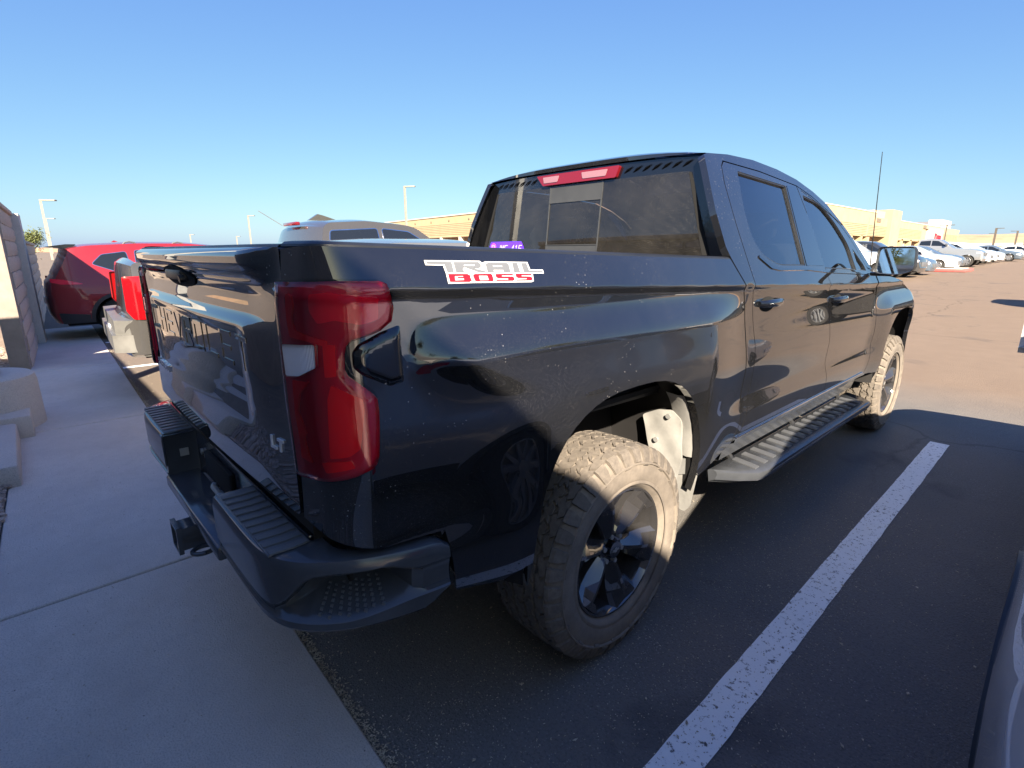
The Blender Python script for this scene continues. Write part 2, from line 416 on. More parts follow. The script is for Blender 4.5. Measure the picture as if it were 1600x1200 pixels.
# ---------------- the black pickup ----------------
TR = empty('pickup_truck', (0,0,0), 0, 'glossy black crew cab pickup with TRAIL BOSS lettering, parked beside the white bay line', 'pickup truck')
BP = M['black_paint']
def arch(yc, zc=.49, a=.485, b=.553, n=2.75, k=26, zbot=.58):
    pts = []
    for i in range(k+1):
        th = pi - pi*i/k
        c = cos(th); s = sin(th)
        pts.append((yc + a*(abs(c)**(2/n))*(1 if c > 0 else -1), zc + b*(max(0, s)**(2/n))))
    return [(pts[0][0], zbot)]+pts+[(pts[-1][0], zbot)]
def cab_pt(y, z):
    if z <= 1.42: return (side_x(y, z), y, z)
    x0 = side_x(y, 1.42) if y < 2.7 else side_x(y, 1.42)
    return (x0-(z-1.42)*.42-.03*max(0, z-1.80)**2*8, y, z)
AR = arch(.01)
bed_out = [(-1.148, 1.486)]+[(u, rail_z(u)) for u in [-1.05, -.9, -.8, -.6, -.3, 0, .3, .6]]+[(.795, rail_z(.8)), (.862, 1.337), (.916, 1.12), (.944, .95), (.945, .80), (.93, .68), (.88, .60), (.70, .585), (.52, .56)]+AR[::-1]+[(-.58, .565), (-.735, .60), (-.765, .79), (-.93, .80), (-1.148, .865)]
seamR = [(.80, 1.453), (.868, 1.337), (.922, 1.12), (.950, .95), (.951, .80), (.936, .68), (.89, .605)]
doorR = [(.962, 1.335), (.975, 1.25), (1.03, 1.05), (1.04, .864), (1.0, .71), (.95, .61)]
bseam = [(1.93, 1.832), (1.99, 1.6), (1.99, 1.323), (2.05, 1.15), (2.11, .95), (2.13, .75), (2.17, .60)]
fseam = [(3.03, 1.33), (3.05, 1.1), (3.08, .9), (3.06, .75), (3.02, .60)]
rt = [(.88, 1.905), (1.10, 1.925), (1.394, 1.933), (1.70, 1.918), (1.968, 1.887), (2.20, 1.835), (2.413, 1.768), (2.60, 1.665), (2.741, 1.568), (2.88, 1.45), (2.97, 1.36)]
W1 = roundp([(1.148, 1.853), (1.749, 1.832), (1.677, 1.406), (1.312, 1.413), (1.150, 1.462), (1.085, 1.545), (1.09, 1.66)], [.012, .012, .01, .06, .05, .05, .1])
W2 = roundp([(1.985, 1.80), (2.261, 1.768), (2.46, 1.655), (2.60, 1.52), (2.60, 1.362), (1.928, 1.388)], [.012, .08, .08, .05, .01, .01])
QW = roundp([(2.66, 1.50), (2.80, 1.395), (2.82, 1.352), (2.665, 1.36)], .012)
def scalep(P, d):
    cx = sum(q[0] for q in P)/len(P); cy = sum(q[1] for q in P)/len(P); out = []
    n = len(P)
    for i in range(n):
        a = Vector(P[i-1]); b = Vector(P[(i+1) % n]); t = (b-a)
        if t.length < 1e-6: out.append(P[i]); continue
        nn = Vector((t.y, -t.x)).normalized()
        if nn.dot(Vector(P[i])-Vector((cx, cy))) < 0: nn = -nn
        out.append(tuple(Vector(P[i])+nn*d))
    return out
sh = lambda P, d: [(a+d, b) for a, b in P]
for s in (1, -1):
    patch('bed_side', bed_out, side_pt, BP, TR, .03, 0, .03, side=s, step2=.009)
    # cab: door openings are gaps between the panels
    cs = seamR[::-1]+[(.785, 1.50), (.79, 1.65), (.812, 1.757), (.845, 1.895)]+rt
    inner = [(2.86, 1.375), (2.80, 1.445), (2.68, 1.572), (2.56, 1.648), (2.373, 1.735), (2.15, 1.805), (1.935, 1.850), (1.43, 1.882), (1.02, 1.888), (.985, 1.86), (.960, 1.78), (.953, 1.6), (.962, 1.39)]+doorR
    patch('cab_frame', sh([seamR[-1]], .004)+sh(seamR[-2::-1], .004)+cs[len(seamR):]+inner, cab_pt, BP, TR, .03, 0, .03, side=s)
    rd = [(1.025, 1.882), (1.43, 1.876), (1.925, 1.845)]+sh(bseam[1:], -.003)+[(1.5, .585), (.956, .60)]+[(a+.005, b) for a, b in doorR[::-1][1:]]+[(.968, 1.39), (.959, 1.6), (.966, 1.78), (.99, 1.857)]
    patch('rear_door', rd, cab_pt, BP, TR, .04, 0, .03, holes=[W1], side=s, step2=.010)
    fd = [(1.935, 1.844), (2.15, 1.799), (2.373, 1.729), (2.56, 1.642), (2.68, 1.566), (2.80, 1.439), (2.86, 1.369), (3.0, 1.325)]+fseam[1:]+[(2.6, .58), (2.173, .60)]+sh(bseam[1:][::-1], .003)[1:]
    patch('front_door', fd, cab_pt, BP, TR, .04, 0, .03, holes=[W2, QW], side=s, step2=.010)
    ftop = [(3.035, 1.325), (3.15, 1.318), (3.32, 1.303), (3.52, 1.285), (3.73, 1.252), (3.9, 1.21), (4.05, 1.16), (4.22, 1.08), (4.36, .98), (4.42, .9)]
    FA = arch(3.765)
    patch('front_fender', ftop+[(4.45, .62), (4.30, .585)]+FA[::-1]+[(3.2, .585), (3.026, .60)]+sh(fseam[1:-1][::-1], .006), side_pt, BP, TR, .03, 0, .03, side=s, step2=.012)
    # glass
    for nm, W in (('side_window', W1), ('side_window', W2), ('quarter_window', QW)):
        g = patch(nm, scalep(W, .006), cab_pt, M['clean_tint'], TR, .06, -.012, 0, side=s)
        patch('window_seal', scalep(W, .006), cab_pt, M['trim_black'], g, .05, -.003, .012, holes=[scalep(W, -.007)], side=s)
    bp = patch('pillar_trim', [(1.765, 1.835), (1.912, 1.842), (1.972, 1.6), (1.972, 1.40), (1.694, 1.405)], cab_pt, M['gloss_black'], TR, .05, .002, .004, side=s)
    # belt trim
    patch('belt_trim', [(1.10, 1.462), (1.22, 1.412), (1.32, 1.400), (1.677, 1.394), (2.0, 1.372), (2.60, 1.347), (2.86, 1.339), (2.86, 1.328), (2.60, 1.335), (2.0, 1.360), (1.677, 1.382), (1.30, 1.388), (1.20, 1.400), (1.09, 1.452)], cab_pt, M['gloss_black'], TR, .05, .005, .006, side=s)
    # rail cap, bed wall
    mb = MB(); rows = []
    ys = [-1.148+i*.02 for i in range(8)]+[-.98+i*.06 for i in range(30)]
    for u in [q for q in ys if q < .79]+[.792]:
        z = rail_z(max(u, -1.05)); p = side_pt(u, z); q = side_pt(u, z-.02)
        inx = .06 if u > -1.05 else .03
        dx, dy = (-1, 0) if u >= UC else (-cos(min(PH, (UC-u)/RC)), sin(min(PH, (UC-u)/RC)))
        rows.append([(s*(p[0]+dx*a), p[1]+dy*a, z+h) for a, h in ((.0, -.001), (.002, .004), (.010, .009), (.03, .011), (.075, .010), (.082, .002), (.084, -.06), (.084, -.55))])
    mb.grid(rows); mb.build('rail_cap', M['trim_black'], TR)
# taillight data (u, z on the corner surface)
TLo = [(-1.1480, 1.4159), (-1.0729, 1.4184), (-.9993, 1.418), (-.9089, 1.4145), (-.8939, 1.4085), (-.8830, 1.3933), (-.8758, 1.3606), (-.8823, 1.3334), (-.9112, 1.3166), (-.95, 1.3053), (-.9702, 1.3), (-.98, 1.2883), (-.9843, 1.2722), (-.9863, 1.2379), (-.9809, 1.2237), (-.9677, 1.2122), (-.9348, 1.1799), (-.9283, 1.1671), (-.9264, 1.1407), (-.9301, 1.0963), (-.9368, 1.0394), (-.943, 1.0225), (-.9526, 1.0134), (-.9847, 1.0015), (-1.0093, .9953), (-1.0336, .9914), (-1.0767, .9871), (-1.13, .9840), (-1.147, .99), (-1.149, 1.12), (-1.148, 1.25)]
TLi = dict(
 reverse_lamp=([(-1.1342, 1.2858), (-1.035, 1.2928), (-1.0369, 1.2451), (-1.0825, 1.221), (-1.132, 1.2166)], 'lens_clear'),
 upper_reflector=([(-1.0463, 1.3974), (-1.013, 1.4017), (-.9099, 1.3891), (-.9126, 1.3401), (-.9522, 1.3311), (-.9975, 1.3424), (-1.03, 1.335), (-1.045, 1.36)], 'lens_mid'),
 lower_reflector=([(-1.0237, 1.1754), (-1.0139, 1.2066), (-.9569, 1.1718), (-.9553, 1.1459), (-.9714, 1.0618), (-.9933, 1.0466), (-1.0333, 1.042)], 'lens_bright'),
 light_strip=([(-1.1152, 1.3965), (-1.095, 1.392), (-1.088, 1.375), (-1.098, 1.3389), (-1.0904, 1.3181), (-1.052, 1.3107), (-1.015, 1.30), (-1.015, 1.288), (-1.06, 1.2985), (-1.1104, 1.302), (-1.1155, 1.3376)], 'lens_bright'),
 light_strip2=([(-1.1176, 1.2081), (-1.0621, 1.2105), (-1.0965, 1.1775), (-1.1101, 1.138), (-1.089, 1.0903), (-1.100, 1.0813), (-1.095, 1.050), (-1.0819, 1.0239), (-1.12, 1.0303), (-1.118, 1.08), (-1.122, 1.12)], 'lens_bright'),
 lower_strip=([(-1.0542, 1.0323), (-.9915, 1.0377), (-.9838, 1.0207), (-1.0455, 1.0082)], 'lens_bright'),
 neck_reflector=([(-1.024, 1.293), (-1.00, 1.292), (-1.002, 1.225), (-1.025, 1.222)], 'lens_bright'))
def lensglass():
    t = NT('lens_glass'); t.n.remove(t.p)
    fr = t.nd('ShaderNodeFresnel'); fr.inputs[0].default_value = 1.5
    tr = t.nd('ShaderNodeBsdfTransparent'); tr.inputs[0].default_value = (.97, .72, .74, 1)
    gl = t.nd('ShaderNodeBsdfGlossy'); gl.inputs['Roughness'].default_value = .02
    mx = t.nd('ShaderNodeMixShader'); t.L(fr.outputs[0], mx.inputs[0]); t.L(tr.outputs[0], mx.inputs[1]); t.L(gl.outputs[0], mx.inputs[2])
    t.L(mx.outputs[0], t.out.inputs[0]); M['lens_glass'] = t.m
lensglass()
def ribmat():
    t = NT('lens_ribs'); w = t.nd('ShaderNodeTexWave', wave_type='BANDS', bands_direction='X'); w.inputs['Scale'].default_value = 90; t.L(t.co(), w.inputs['Vector'])
    t.set(base=t.mix(w.outputs['Fac'], (.92, .93, .97), (.5, .48, .55)), rough=.15, coat=1, normal=t.bump(w.outputs['Fac'], .6, .004)); M['lens_clear'] = t.m
ribmat()
for s in (1, -1):
    tl = patch('tail_light', scalep(TLo, .007), side_pt, M['gloss_black'], TR, .02, .003, .004, side=s)
    patch('lens_body', TLo, side_pt, M['lens_dark'], tl, .015, .007, .006, side=s)
    for k, (P, mt) in TLi.items():
        patch(k.rstrip('2'), roundp(P, .004, 2), side_pt, M[mt], tl, .015, .0165 if k == 'reverse_lamp' else .0115, .008, side=s)
    patch('outer_lens', scalep(TLo, -.001), side_pt, M['lens_glass'], tl, .009, .0150, .009, side=s, bulge=.007, bw=.022, holes=[roundp(scalep(TLi['reverse_lamp'][0], .001), .004, 2)])
    patch('lamp_trim', roundp([(-.905, 1.310), (-.856, 1.322), (-.853, 1.192), (-.888, 1.187), (-.953, 1.222), (-.970, 1.24), (-.970, 1.273), (-.955, 1.290)], .006, 2), side_pt, M['gloss_black'], tl, .008, .001, .01, side=s, bulge=.011, bw=.016)
    # sculpted recess beside the lamp neck
# tailgate
def tg_prof(z):
    K = [(.86, .0), (.95, -.004), (1.12, -.009), (1.20, -.012), (1.295, -.013), (1.335, .005), (1.375, .009), (1.40, .004), (1.43, -.016), (1.455, -.028), (1.472, -.030), (1.484, -.022), (1.492, .0)]
    if z <= K[0][0]: return K[0][1]
    for (a, p), (b, q) in zip(K, K[1:]):
        if z <= b: t = (z-a)/(b-a); t = t*t*(3-2*t); return p+(q-p)*t
    return 0
def tg_pt(x, z):
    ax = abs(x); c = 1-(ax/.81)**2
    side = sst(.80, .58, ax)
    hi = sst(1.385, 1.42, z); y = -1.056-.016*c+tg_prof(z)*(side*(1-hi)+hi*sst(.805, .66, ax))+hi*.012*sst(.70, .80, ax)
    y += .006*sst(.60, .53, ax)*sst(1.02, 1.10, z)*sst(1.31, 1.27, z)
    return (x, y, z)
TGo = [(-.803, 1.489), (.803, 1.489), (.803, .875), (.79, .865), (-.79, .865), (-.803, .875)]
tgate = patch('tailgate', roundp(TGo, .006, 2), tg_pt, BP, TR, .014, 0, .04, step2=.008)
mb = MB(); n = 40
rows = []
for i in range(n+1):
    x = -.80+1.6*i/n; y = tg_pt(x, 1.489)[1]; rows.append([(x, y, 1.489), (x, y+.006, 1.4945), (x, y+.03, 1.4965), (x, y+.075, 1.495), (x, y+.085, 1.487), (x, y+.085, .95)])
mb.grid(rows); mb.build('tailgate_cap', M['trim_black'], tgate)
# handle recess with camera
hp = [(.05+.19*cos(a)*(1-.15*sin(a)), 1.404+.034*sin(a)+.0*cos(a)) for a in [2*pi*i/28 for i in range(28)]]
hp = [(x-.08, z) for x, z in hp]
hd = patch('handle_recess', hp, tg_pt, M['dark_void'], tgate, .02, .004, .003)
mb = MB(); mb.box(-.14, .08, -1.092, -1.05, 1.392, 1.425, b=.008); mb.cyl((.10, -1.085, 1.40), (.10, -1.10, 1.398), .012, 14); mb.build('tailgate_handle', M['trim_black'], hd)
# embossed word across the tailgate, letters as raised strokes
FONT = {'C': [(1,1),(0,1),(0,0),(1,0)], 'H': [(0,0),(0,1),None,(1,0),(1,1),None,(0,.5),(1,.5)], 'E': [(1,1),(0,1),(0,0),(1,0),None,(0,.5),(.9,.5)], 'V': [(0,1),(.5,0),(1,1)], 'R': [(0,0),(0,1),(1,1),(1,.5),(0,.5),None,(.45,.5),(1,0)], 'O': [(0,0),(0,1),(1,1),(1,0),(0,0)], 'L': [(0,1),(0,0),(1,0)], 'T': [(0,1),(1,1),None,(.5,1),(.5,0)], 'S': [(1,1),(0,1),(0,.5),(1,.5),(1,0),(0,0)], 'I': [(.5,0),(.5,1)], 'A': [(0,0),(.5,1),(1,0),None,(.25,.4),(.75,.4)], 'D': [(0,0),(0,1),(.75,1),(1,.7),(1,.3),(.75,0),(0,0)], 'J': [(1,1),(1,0),(.2,0),(0,.3)], 'M': [(0,0),(0,1),(.5,.4),(1,1),(1,0)], '_': [(0,0),(1,0)], '4': [(.75,0),(.75,1),(0,.35),(1,.35)], '1': [(.2,.8),(.5,1),(.5,0)], '5': [(1,1),(0,1),(0,.55),(1,.55),(1,0),(0,0)], 'm': [(0,0),(0,1),(1,1),(1,0),None,(.5,1),(.5,0)]}
def stroke(mb, pts, w, fn, h):
    """flat-ended bars of width w along pts (2D), mapped with fn(a,b,off)"""
    for (a, b) in zip(pts, pts[1:]):
        A = Vector(a); B = Vector(b); d = (B-A).normalized(); nn = Vector((-d.y, d.x))*w/2; A2 = A-d*w/2; B2 = B+d*w/2
        q = [A2+nn, A2-nn, B2-nn, B2+nn]
        vs = [fn(p.x, p.y, 0) for p in q]+[fn(p.x, p.y, h) for p in q]
        mb.add(vs, [(0,1,2,3), (4,7,6,5), (0,4,5,1), (1,5,6,2), (2,6,7,3), (3,7,4,0)])
def letter(ch, x, y, w, h, sw, fn, hh, shear=0):
    mb = MB(); seg = []
    for q in FONT[ch]+[None]:
        if q is None:
            if len(seg) > 1: stroke(mb, seg, sw, fn, hh)
            seg = []
        else: seg.append((x+q[0]*w+(q[1]*h)*shear, y+q[1]*h))
    return mb
fn = lambda a, b, o: (a, tg_pt(a, b)[1]-.0005-o, b)
for i, ch in enumerate('CHEVROLET'):
    letter(ch, -.585+i*.138, 1.190, .084, .078, .012, fn, .0014).build('embossed_letter', BP, tgate, smooth=False)
for i, ch in enumerate('LT'):
    letter(ch, .684+i*.038, 1.014, .024, .026, .007, fn, .004, .12).build('badge_letter', M['badge_silver'], tgate, smooth=False)
for i, ch in enumerate('SILVERADO'):
    letter(ch, -.69+i*.030, 1.018, .018, .022, .005, fn, .006, .1).build('badge_letter', M['chrome'], tgate, smooth=False)
# lower body below the tailgate, bed floor, front wall of the bed
mb = MB(); mb.box(-.80, .80, -1.03, -.98, .70, .862); mb.box(-.86, .86, -.97, .78, .93, .95); mb.box(-.86, .86, .75, .79, .93, 1.44); mb.box(-.85, .85, -.97, -.96, .62, .95)
mb.build('bed_liner', M['liner'], TR)
# cab rear panel
def rear_pt(x, z): return (x, .845-.035*(1-(x/.8)**2)*1+.10*(z-1.45)+(.05*max(0, abs(x)-.70)**2*8), z)
def rx(z): return cab_pt(.82, z)[0]-.006 if z > 1.42 else .925
RG = roundp([(-.665, 1.832), (.665, 1.832), (.80, 1.462), (-.80, 1.462)], .02)
RO = [(-rx(1.45), 1.30), (rx(1.45), 1.30), (rx(1.45), 1.45), (rx(1.6), 1.6), (rx(1.75), 1.75), (rx(1.86), 1.86), (rx(1.895), 1.893), (.40, 1.915), (0, 1.92), (-.40, 1.915), (-rx(1.895), 1.893), (-rx(1.86), 1.86), (-rx(1.75), 1.75), (-rx(1.6), 1.6), (-rx(1.45), 1.45)]
patch('cab_rear_panel', RO, rear_pt, M['gloss_black'], TR, .05, 0, .03, holes=[RG])
rw = patch('rear_window', scalep(RG, .004), rear_pt, M['tinted_glass'], TR, .08, .001, 0)
patch('slider_frame', [(-.185, 1.829), (.185, 1.829), (.185, 1.745), (-.185, 1.745)], rear_pt, M['slider_grey'], rw, .06, .003, .004)
patch('slider_frame', [(-.185, 1.515), (.185, 1.515), (.185, 1.463), (-.185, 1.463)], rear_pt, M['slider_grey'], rw, .06, .003, .004)
for x in (-.185, .183): patch('slider_edge', [(x-.003, 1.829), (x+.004, 1.829), (x+.004, 1.463), (x-.003, 1.463)], rear_pt, M['slider_grey'], rw, .06, .005, .003)
for z in (1.745, 1.515): patch('slider_edge', [(-.185, z+.002), (.185, z+.002), (.185, z-.002), (-.185, z-.002)], rear_pt, M['slider_grey'], rw, .06, .0065, .003)
for x in (-.75, .75):
    sx = 1 if x > 0 else -1
    patch('glass_border', [(sx*(.655), 1.831), (sx*.668, 1.831), (sx*.80, 1.463), (sx*.765, 1.463)], rear_pt, M['dark_void'], rw, .06, .0025, 0)
# sticker on the left of the rear window
st = patch('window_sticker', roundp([(-.705, 1.540), (-.40, 1.540), (-.37, 1.498), (-.37, 1.465), (-.71, 1.465), (-.72, 1.50)], .01), rear_pt, M['sticker_blue'], rw, .03, .004, 0)
patch('sticker_disc', [(-.672+.030*cos(a), 1.502+.030*sin(a)) for a in [2*pi*i/16 for i in range(16)]], rear_pt, M['sticker_purple'], st, .02, .0055, 0)
fr_ = lambda a, b, o: (a, rear_pt(a, b)[1]-.0065-o, b)
for i, ch in enumerate('JMS_415'):
    letter(ch, -.628+i*.034, 1.476, .021, .040, .005, fr_, .001, .25).build('sticker_letter', M['sticker_light'], st, smooth=False)
letter('O', -.686, 1.488, .028, .028, .004, fr_, .001).build('sticker_letter', M['sticker_light'], st, smooth=False)
# roof, windshield, hood from cross arcs
def arcrow(y, z, x, crown, fwd, n=16, pw=2.2):
    return [(x*q, y+fwd*(1-abs(q)**2.2), z+crown*(1-abs(q)**pw)) for q in [(-1+2*i/n) for i in range(n+1)]]
def edge(y): 
    for (a, p), (b, q) in zip(rt, rt[1:]):
        if y <= b: return p+(q-p)*(y-a)/(b-a)
    return rt[-1][1]
mb = MB(); rows = []
for y, cr, fwd in [(.862, .010, -.02), (.868, .030, -.028), (.90, .042, -.02), (1.0, .05, 0), (1.2, .055, 0), (1.5, .055, 0), (1.8, .05, 0), (1.968, .05, .05), (2.10, .045, .12)]:
    z = edge(max(y, .88))-.001; x = cab_pt(y, z)[0]-.001
    rows.append(arcrow(y, z, x, cr, fwd, pw=3.5 if y < 1.9 else 2.6))
mb.grid(rows); mb.build('roof', BP, TR)
lastrow = rows[-1]
mb = MB(); rows = [lastrow]
for y in (2.3, 2.5, 2.7, 2.88, 2.97):
    z = edge(y)-.001; x = cab_pt(y, z)[0]-.002; t = (y-2.1)/.87
    rows.append(arcrow(y, z, x, .045-.045*t, .12+.14*t, pw=2.6))
mb.grid(rows); mb.build('windshield', M['clean_tint'], TR)
# brake lamp spoiler
CHo = [(-.29, 1.898), (.29, 1.898), (.27, 1.842), (-.235, 1.842)]
def roof_lip(x, z): y = rear_pt(x, z)[1]; return (x, y-.02, z)
cl = patch('brake_lamp', roundp(CHo, .008), roof_lip, M['lens_chmsl'], TR, .04, .0, .02)
for a, b in ((-.235, -.11), (.05, .22)): patch('cargo_lamp', roundp([(a, 1.887), (b, 1.887), (b-.01, 1.855), (a+.01, 1.855)], .006), roof_lip, M['lens_pink'], cl, .04, .003, .002)
for sx in (-1, 1):  # slim bars shaped in place of the wavy highlights below the roof edge
    for i in range(7):
        mb = MB(); x = sx*(.33+i*.052); mb.tube([(x-.022, rear_pt(x, 1.86)[1]-.004, 1.858), (x, rear_pt(x, 1.87)[1]-.007, 1.872), (x+.028, rear_pt(x, 1.88)[1]-.003, 1.886)], [.001, .0045, .001], 6); mb.build('highlight_bar', M['gloss_black'], TR)
# hood, cowl and front
mb = MB(); rows = []
for y, z, cr in [(2.95, 1.33, .02), (3.05, 1.322, .05), (3.3, 1.30, .08), (3.7, 1.25, .10), (4.05, 1.155, .14), (4.25, 1.06, .18), (4.40, .94, .20)]:
    rows.append(arcrow(y, z, side_x(y, z)-.004, cr, .12 if y > 3.5 else .1*(y-2.95), pw=3))
mb.grid(rows); mb.build('hood', BP, TR)
mb = MB(); mb.box(-.62, .62, 4.40, 4.56, .62, 1.02, b=.03); mb.build('grille', M['trim_black'], TR)
mb = MB(); mb.box(-.66, .66, 4.42, 4.66, .45, .66, b=.04); mb.build('front_bumper', M['bumper_black'], TR)
for s in (1, -1):
    mb = MB(); mb.box(s*.40, s*.70, 4.38, 4.50, .80, .96, b=.02); mb.build('headlight', M['lens_clear'], TR)
# underbody, so that nothing shows through below the sills
mb = MB(); mb.box(-.86, .86, .60, 3.15, .46, .60); mb.box(-.42, .42, -1.0, 4.3, .42, .66); mb.box(-.52, -.42, -1.0, 4.3, .50, .66); mb.box(.42, .52, -1.0, 4.3, .50, .66)
mb.build('chassis', M['liner'], TR)
mb = MB(); mb.cyl((-.80, 0, .41), (.80, 0, .41), .045, 12); mb.cyl((-.16, 0, .41), (.16, 0, .41), .15, 14, .15); mb.cyl((-.7, 3.745, .41), (.7, 3.745, .41), .04, 10); mb.build('axle', M['liner'], TR)
# spare wheel and muffler hanging under the bed
mb = MB(); mb.cyl((0, -.62, .50), (0, -.62, .70), .36, 24); mb.build('spare_tyre', M['liner'], TR)
# sill trims and rocker
for s in (1, -1):
    mb = MB(); rows = []
    for i in range(25):
        y = .93+2.12*i/24; z = .605-.04*(y-.95)*.0
        rows.append([(s*(side_x(y, .612)-.012), y, .612), (s*(side_x(y, .605)+.002), y, .606), (s*(side_x(y, .60)), y, .590), (s*.92, y, .565), (s*.90, y, .48), (s*.84, y, .46)])
    mb.grid(rows); mb.build('rocker_panel', M['bumper_black'], TR)
    mb = MB(); mb.tube([(s*(side_x(y, .615)+.004), y, .617) for y in [.93+2.06*i/16 for i in range(17)]], .0045, 6); mb.build('sill_strip', M['chrome'], TR)
# running boards
for s in (1, -1):
    mb = MB(); rows = []
    N = 30
    for i in range(N+1):
        y = .93+2.17*i/N; e = min(1, (y-.93)/.20, (3.10-y)/.16); e = sin(max(0, e)*pi/2)
        xo = .90+.165*e; zt = .425
        rows.append([(s*.86, y, zt-.07), (s*.85, y, zt-.01), (s*.865, y, zt), (s*(xo-.02), y, zt), (s*(xo-.004), y, zt-.008), (s*xo, y, zt-.022), (s*(xo-.008), y, zt-.05), (s*(xo-.05), y, zt-.072), (s*.86, y, zt-.07)])
    mb.grid(rows); n = 9; mb.f.append(tuple(range(n))); mb.f.append(tuple(range(N*n, N*n+n))); mb.m += [0, 0]
    rb = mb.build('running_board', M['bumper_black'], TR)
    for i in range(17):
        mb = MB(); y = 1.12+i*.108; x0 = .885; x1 = 1.02
        v = [(s*x0, y+.0), (s*x1, y-.035), (s*x1, y+.012), (s*x0, y+.047)]
        mb.prism(v if s > 0 else v[::-1], .4255, .430); mb.build('step_ridge', M['black_plastic'], rb, smooth=False)
    for y in (1.15, 2.0, 2.9):
        mb = MB(); mb.tube([(s*.80, y, .50), (s*.88, y, .40), (s*.96, y, .375)], .018, 8); mb.build('bracket', M['trim_black'], rb)
# door handles
for s in (1, -1):
    for yc, zc_ in ((1.165, 1.243), (2.20, 1.20)):
        xs = side_x(yc, zc_)
        mb = MB(); rows = []
        for i in range(13):
            t = i/12; y = yc-.125+.25*t; o = .040*sin(pi*min(1, max(0, t*1.0)))**.45+.001; hh = .019*(1-.25*abs(2*t-1)**3)
            c = (xs+o*.75)
            rows.append([(s*(c+.014*cos(a)), y, zc_+hh*sin(a)) for a in [2*pi*k/10 for k in range(10)]])
        mb.grid(rows, closed=True); mb.f += [tuple(range(10)), tuple(range(120, 130))]; mb.m += [0, 0]
        h = mb.build('door_handle', M['gloss_black'], TR)
        patch('handle_cup', [(yc-.075+.0+.085*cos(a)+.05, zc_-.006+.036*sin(a)) for a in [2*pi*k/20 for k in range(20)]], side_pt, M['dark_void'], h, .03, .0015, 0, side=s)
# mirrors
for s in (1, -1):
    mr = MB()
    def ring(y, sc_, off=0): 
        P = roundp([(.985, 1.335), (.985, 1.512), (1.195, 1.512), (1.205, 1.36), (1.12, 1.328)], [.03, .03, .03, .03, .06], 4)
        cx, cz = 1.10, 1.42
        return [(s*(cx+(a-cx)*sc_), y, cz+(b-cz)*sc_+off) for a, b in P]
    rows = [ring(2.86, .90), ring(2.815, .93), ring(2.80, .97), ring(2.805, 1.0), ring(2.86, 1.0), ring(2.91, .93), ring(2.95, .72), ring(2.965, .4)]
    mr.grid(rows, closed=True); n = len(rows[0]); mr.f += [tuple(range(n))]; mr.f += [tuple(range(7*n, 8*n))]; mr.m += [0, 0]
    mo = mr.build('side_mirror', M['trim_black'], TR)
    mg = MB(); P = [(x, y+.10*(z-1.42)+.03*(x*s-1.1), z) for x, y, z in ring(2.830, .925)]
    mg.add(P, [tuple(range(len(P)))]); mg.build('mirror_glass', M['mirror_silver'], mo, smooth=False, fix=False)
    mb = MB(); mb.box(s*.95, s*1.08, 2.84, 2.90, 1.318, 1.345, b=.01); mb.build('mirror_arm', M['gloss_black'], mo)
# antenna
mb = MB(); mb.tube([(.86, 3.20, 1.26), (.865, 3.19, 1.33), (.885, 2.95, 2.13)], [.012, .004, .0022], 8); mb.cyl((.86, 3.2, 1.30), (.862, 3.198, 1.34), .011, 10, .007); mb.build('antenna', M['trim_black'], TR)
